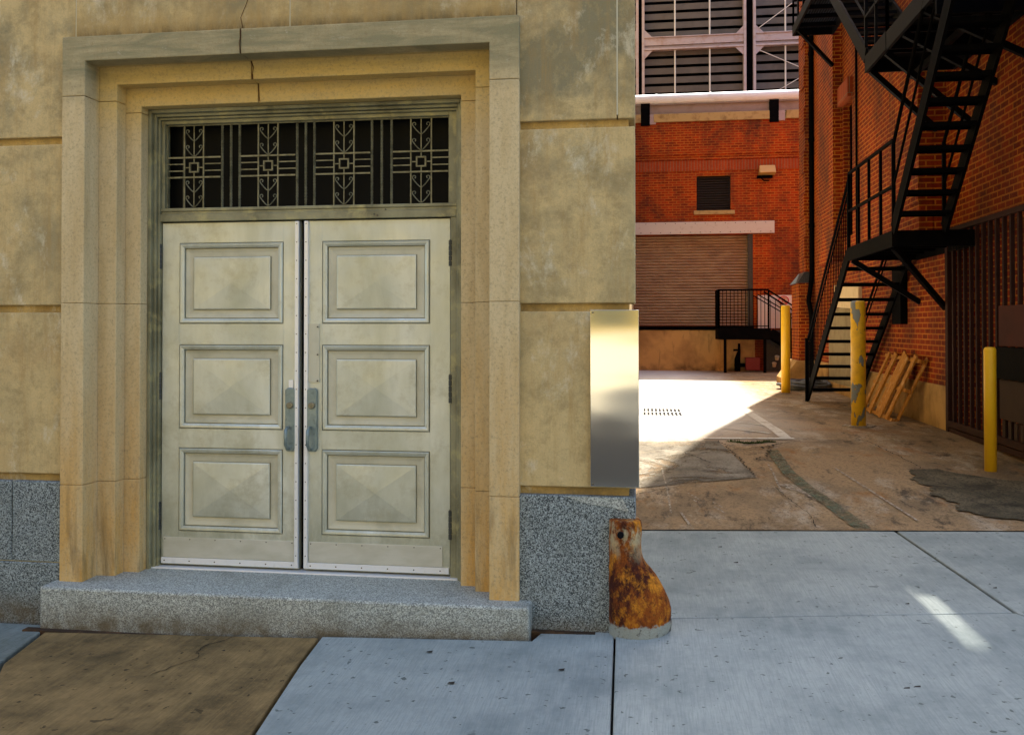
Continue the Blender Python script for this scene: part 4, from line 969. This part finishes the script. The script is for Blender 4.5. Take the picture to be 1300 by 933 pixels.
# roller shutter
a = MB(); ns = 31; zs = [1.72+(4.53-1.72)*i/ns for i in range(ns+1)]
for i in range(ns):
    z0, z1 = zs[i], zs[i+1]
    pr = [(YB+.20, z0), (YB+.16, z0+.022), (YB+.15, (z0+z1)/2), (YB+.165, z1-.02), (YB+.20, z1)]
    for (p, q_) in zip(pr[:-1], pr[1:]): a.add([(-3, p[0], p[1]), (3.14, p[0], p[1]), (3.14, q_[0], q_[1]), (-3, q_[0], q_[1])], [(0, 1, 2, 3)])
a.build('roller_shutter', 'shutter_metal', fb)
a = MB(); a.box(3.14, YB+.02, 1.66, 3.28, YB+.28, 4.53); a.build('shutter_guide', 'hinge_metal', fb)
a = MB(); a.box(-3.4, YB-.09, 4.55, 3.91, YB+.02, 4.92); li = a.build('shutter_lintel', 'white_steel', fb, bevel=.006)
a = MB()
for k in range(14):
    for z in (4.60, 4.87): x = -.1+k*.3+(0 if z < 4.7 else .15); a.tube([(x, YB-.11, z), (x, YB-.088, z)], .014, 6)
a.build('bolt', 'screw', li)
# louvred window
a = MB(); a.box(1.60, YB+.18, 5.27, 2.62, YB+.2, 6.34)
for k in range(14): z = 5.31+k*.075; a.add([(1.62, YB+.07, z), (2.60, YB+.07, z), (2.60, YB+.16, z+.06), (1.62, YB+.16, z+.06), (1.62, YB+.075, z-.008), (2.60, YB+.075, z-.008), (2.60, YB+.165, z+.052), (1.62, YB+.165, z+.052)], [(0,3,2,1),(4,5,6,7),(0,1,5,4),(2,3,7,6)])
wo = a.build('window', 'louvre_dark', fb)
a = MB(); a.box(1.51, YB-.07, 5.15, 2.74, YB+.2, 5.268); a.build('sill', 'coping_stone', wo, bevel=.008)
# wall lamp
a = MB(); a.add([(3.45, YB-.28, 6.36), (3.94, YB-.28, 6.36), (3.94, YB, 6.30), (3.45, YB, 6.30), (3.47, YB-.16, 6.60), (3.92, YB-.16, 6.60), (3.92, YB, 6.60), (3.47, YB, 6.60)],
                [(0,3,2,1),(4,5,6,7),(0,1,5,4),(1,2,6,5),(2,3,7,6),(3,0,4,7)]); lo = a.build('wall_lamp', 'lamp_housing', fb, bevel=.015)
a = MB(); a.box(3.40, YB-.10, 6.22, 3.86, YB, 6.30); a.tube([(3.5, YB-.08, 6.24), (3.6, YB-.1, 6.14), (3.75, YB-.08, 6.14)], .02, 6); a.build('lamp_bracket', 'black_steel', lo)
# sign board
a = MB(); a.box(3.42, YB-.07, 1.66, 5.4, YB-.02, 2.66); sg = a.build('sign_board', 'sign_white', fb)
a = MB(); cxs, czs = 4.17, 2.50; ro = .125
pts = [(cxs+ro*1.15*math.cos(t_*math.pi/12), YB-.085, czs+ro*math.sin(t_*math.pi/12)) for t_ in range(25)]
a.tube(pts, .017, 6); a.bar((cxs-.08, YB-.086, czs+.08), (cxs+.08, YB-.086, czs-.08), .02, .02, up=(0, 1, 0)); a.build('sign_symbol', 'sign_red', sg)
tc = bpy.data.curves.new('sign_letter', 'FONT'); tc.body = 'P'; tc.size = .20; tc.extrude = .004; tc.align_x = 'CENTER'; tc.align_y = 'CENTER'
to = bpy.data.objects.new('sign_letter', tc); COL.objects.link(to); dg = bpy.context.evaluated_depsgraph_get()
me = bpy.data.meshes.new_from_object(to.evaluated_get(dg)); bpy.data.objects.remove(to)
lo2 = bpy.data.objects.new('sign_letter', me); COL.objects.link(lo2); me.materials.clear(); me.materials.append(MATS['sign_red'])
lo2.parent = sg; lo2.rotation_euler = (R(90), 0, 0); lo2.location = Vector((cxs, YB-.078, czs))-wloc(sg)

# white roof pipe and grey beam on the parapet
rp = thing('roof_pipe', (1.5, 28.5, 8.6), 'thick white pipe on a grey beam along the parapet of the red brick building', 'pipe')
a = MB(); a.tube([(x, 28.62, 8.76) for x in (-12, -2, .3, .33, 3, 5, 14)], .165, 20); a.build('pipe', 'white_pipe', rp, smooth=True)
a = MB()
for x in (.35, 2.0, 6.2): a.tube([(x, 28.62, 8.76), (x+.06, 28.62, 8.76)], .178, 20)
a.build('pipe_collar', 'white_pipe', rp)
a = MB(); a.box(-12, 28.56, 8.29, 14, 28.60, 8.58); a.box(-12, 28.50, 8.285, 14, 28.66, 8.31); a.box(-12, 28.50, 8.57, 14, 28.66, 8.595); a.build('beam', 'grey_beam', rp)

# ================================================================== louvred steel structure behind
YS = 33
ls = thing('louvred_structure', (2, YS, 8), 'tall steel frame with dark louvres rising behind the red brick building', 'structure')
a = MB(); z = 8.2; 
sl0 = None; z0_ = z
while z < 14.6:
    if sl0 is None:
        m_ = MB(); m_.add([(-12, YS+.25, z), (14, YS+.25, z), (14, YS+.62, z+.19), (-12, YS+.62, z+.19), (-12, YS+.25, z+.03), (14, YS+.25, z+.03), (14, YS+.62, z+.22), (-12, YS+.62, z+.22)],
                          [(0,3,2,1),(4,5,6,7),(0,1,5,4),(1,2,6,5),(2,3,7,6),(3,0,4,7)]); m_.box(-12, YS+.22, z-.02, 14, YS+.25, z+.20)
        sl0 = m_.build('louvre_slat', 'louvre_slat', ls)
    else: c_ = sl0.copy(); COL.objects.link(c_); c_.parent = ls; c_.location = (0, 0, z-z0_)
    z += .33
a = MB(); a.box(-12, YS+.9, 6, 14, YS+1.0, 14.6); a.build('back_wall', 'gap_black', ls)
def ibeam_v(x, wd=.26):
    m_ = MB(); m_.box(x-wd/2, YS-.15, 7, x-wd/2+.07, YS+.2, 14.8); m_.box(x+wd/2-.07, YS-.15, 7, x+wd/2, YS+.2, 14.8); m_.box(x-wd/2+.07, YS+.0, 7, x+wd/2-.07, YS+.03, 14.8); return m_
for x, wd in ((-.13, .3), (3.70, .42), (7.5, .42), (-4, .42)):
    m_ = MB(); m_.box(x-wd/2, YS-.15, 7, x-wd/2+.09, YS+.2, 14.8); m_.box(x+wd/2-.09, YS-.15, 7, x+wd/2, YS+.2, 14.8); m_.build('column', 'lilac_steel', ls)
    m_ = MB(); m_.box(x-wd/2+.09, YS+.1, 7, x+wd/2-.09, YS+.13, 14.8); m_.build('column_web', 'black_steel', ls)
for xa, xb in ((-3.79, -.28), (.02, 3.49), (3.91, 7.29), (7.71, 14)):
    m_ = MB(); m_.box(xa, YS-.1, 11.78, xb, YS-.06, 12.06); m_.box(xa, YS-.16, 12.04, xb, YS+.05, 12.075); m_.box(xa, YS-.16, 11.60, xb, YS+.05, 11.66); m_.box(xa, YS-.02, 11.66, xb, YS+.02, 11.78)
    for s_, xx in ((1, xa), (-1, xb)):
        m_.add([(xx, YS-.11, 11.3), (xx, YS-.11, 11.62), (xx+s_*.32, YS-.11, 11.62), (xx, YS-.09, 11.3), (xx, YS-.09, 11.62), (xx+s_*.32, YS-.09, 11.62)], [(0,1,2),(3,5,4),(0,3,4,1),(1,4,5,2),(2,5,3,0)])
        m_.add([(xx, YS-.11, 12.35), (xx, YS-.11, 12.07), (xx+s_*.28, YS-.11, 12.07), (xx, YS-.09, 12.35), (xx, YS-.09, 12.07), (xx+s_*.28, YS-.09, 12.07)], [(0,1,2),(3,5,4),(0,3,4,1),(1,4,5,2),(2,5,3,0)])
    m_.build('cross_beam', 'lilac_steel', ls, bevel=.004)
for x in (1.10, 2.32, 4.93, 6.1, -1.3):
    m_ = MB(); m_.tube([(x, YS-.03, 7.5), (x, YS-.03, 11.6)], .028, 8); m_.tube([(x, YS-.03, 12.07), (x, YS-.03, 14.8)], .028, 8); m_.build('vertical_rod', 'white_steel', ls)
m_ = MB()
for p, q_ in (((3.95, 12.2), (7.3, 14.6)), ((3.95, 11.5), (7.3, 9.9)), ((3.95, 9.6), (7.3, 11.5))): m_.tube([(p[0], YS-.08, p[1]), (q_[0], YS-.08, q_[1])], .014, 6)
m_.build('brace_rod', 'white_steel', ls)

# ================================================================== dock platform and stair
dk = thing('dock_platform', (2.8, 27.8, .36), 'black steel platform with railing and stair in front of the loading dock', 'platform')
X0, X1, Y0, Y1, ZD = 2.14, 3.62, 27.2, 28.35, 1.66
a = MB(); a.box(X0, Y0, ZD-.33, X1, Y0+.05, ZD); a.box(X0, Y0+.05, ZD-.33, X0+.05, Y1, ZD); a.box(X1-.05, Y0+.05, ZD-.33, X1, Y1, ZD); a.box(X0+.05, Y0+.05, ZD-.04, X1-.05, Y1, ZD-.005); a.build('deck', 'black_steel', dk)
for x, y in ((X0+.2, Y0+.1), (X1-.15, Y0+.1)):
    a = MB(); a.bar((x, y, .34), (x, y, ZD-.33), .08, .08); a.build('leg', 'black_steel', dk)
a = MB(); hh = ZD+1.12
def dr_(p, q_, n):
    p = Vector(p); q_ = Vector(q_)
    a.bar(p+Vector((0, 0, 1.12)), q_+Vector((0, 0, 1.12)), .05, .05); a.bar(p+Vector((0, 0, .06)), q_+Vector((0, 0, .06)), .03, .03)
    for k in range(n+1): c_ = p.lerp(q_, k/n); w_ = .05 if k in (0, n) else .018; a.bar(c_, c_+Vector((0, 0, 1.12)), w_, w_)
dr_((X0+.02, Y0+.02, ZD), (X1-.05, Y0+.02, ZD), 13); dr_((X0+.02, Y0+.02, ZD), (X0+.02, Y1, ZD), 12); a.build('railing', 'black_steel', dk)
for y in (Y0+.03, Y1-.05):
    a = MB(); a.bar((X1, y, ZD-.12), (X1+1.9, y, .38), .04, .26, up=(0, 0, 1)); a.build('stringer', 'black_steel', dk)
    a = MB(); a.bar((X1-.05, y, ZD+1.10), (X1+1.9, y, 1.48), .045, .045); a.bar((X1-.35, y, ZD+.98), (X1+1.9, y, 1.28), .03, .03)
    for k in range(1, 13): x = X1+1.9*k/13; z = ZD-.05-1.28*k/13; a.bar((x, y, z), (x, y, z+1.0), .016, .016)
    a.build('handrail', 'black_steel', dk)
for k in range(6):
    a = MB(); x = X1+.15+k*.29; z = ZD-.2-k*.195; a.box(x-.14, Y0+.05, z-.03, x+.14, Y1-.07, z); a.build('tread', 'black_steel', dk)
rd_ = MB(); rd_.box(X1+.0, YB-.045, .3, 6.5, YB-.02, 1.6); rd_.build('stair_shade_panel', 'hinge_metal', dk)  # dark sheet standing in for the shade under the dock stair
# valve and red hose box below the platform
vv = thing('standpipe', (2.95, 28.2, .36), 'small dark standpipe with a red valve box under the steel platform', 'standpipe')
a = MB(); a.tube([(2.78, 28.2, .34), (2.78, 28.2, .72), (2.83, 28.2, .98), (2.83, 28.2, 1.2)], [.09, .09, .045, .035], 10); a.tube([(2.83, 28.2, 1.0), (2.66, 28.15, 1.0)], .03, 8); a.tube([(2.7, 28.2, .55), (2.98, 28.1, .55)], .06, 8); a.build('pipe', 'black_steel', vv)
a = MB(); a.box(3.0, 28.0, .40, 3.42, 28.3, .78); a.build('valve_box', 'red_paint', vv, bevel=.02)
a = MB()
for x, z in ((3.9, .78), (3.82, .58)): a.tube([(x, 27.95, z-.06), (x, 27.9, z+.05)], [.05, .07], 8)
tag(a.build('standpipe_cap', 'cream_panel', vv), 'pale valve caps')

# ================================================================== LIGHT
el, az = R(57.2), R(15.79)
sdir = Vector((math.sin(az)*math.cos(el), math.cos(az)*math.cos(el), math.sin(el)))
sun = bpy.data.lights.new('sun', 'SUN'); sun.energy = 5.0; sun.angle = R(.5); sun.color = (1, .95, .86)
so_ = bpy.data.objects.new('sun', sun); so_.rotation_euler = sdir.to_track_quat('Z', 'Y').to_euler(); so_.location = (0, 0, 40); COL.objects.link(so_)
wd = bpy.data.worlds.new('World'); sc.world = wd; wd.use_nodes = True; nt = wd.node_tree
sk = nt.nodes.new('ShaderNodeTexSky'); sk.sky_type = 'NISHITA'; sk.sun_disc = False; sk.sun_elevation = el; sk.sun_rotation = az; sk.air_density = 1; sk.dust_density = 2.5
nt.links.new(sk.outputs[0], nt.nodes['Background'].inputs[0]); nt.nodes['Background'].inputs[1].default_value = .15

# ================================================================== CAMERA
cam = bpy.data.cameras.new('camera'); co = bpy.data.objects.new('camera', cam); COL.objects.link(co); sc.camera = co
F = 1155.; pitch = R(.7); yaw = R(8.28)
cam.sensor_width = 36; cam.lens = 36*F/1300; cam.clip_end = 3000; cam.clip_start = .05
co.location = (0, 0, 1.7); co.rotation_euler = (R(90)+pitch, 0, yaw)
cam.shift_y = (-51.5-F*math.tan(pitch))/1300
cam.dof.use_dof = False
sc.view_settings.view_transform = 'Standard'; sc.view_settings.look = 'None'; sc.view_settings.gamma = 1; sc.view_settings.use_curve_mapping = False
sc.view_settings.exposure = 1.85
sc.render.engine = 'CYCLES'; sc.cycles.max_bounces = 8; sc.cycles.diffuse_bounces = 5
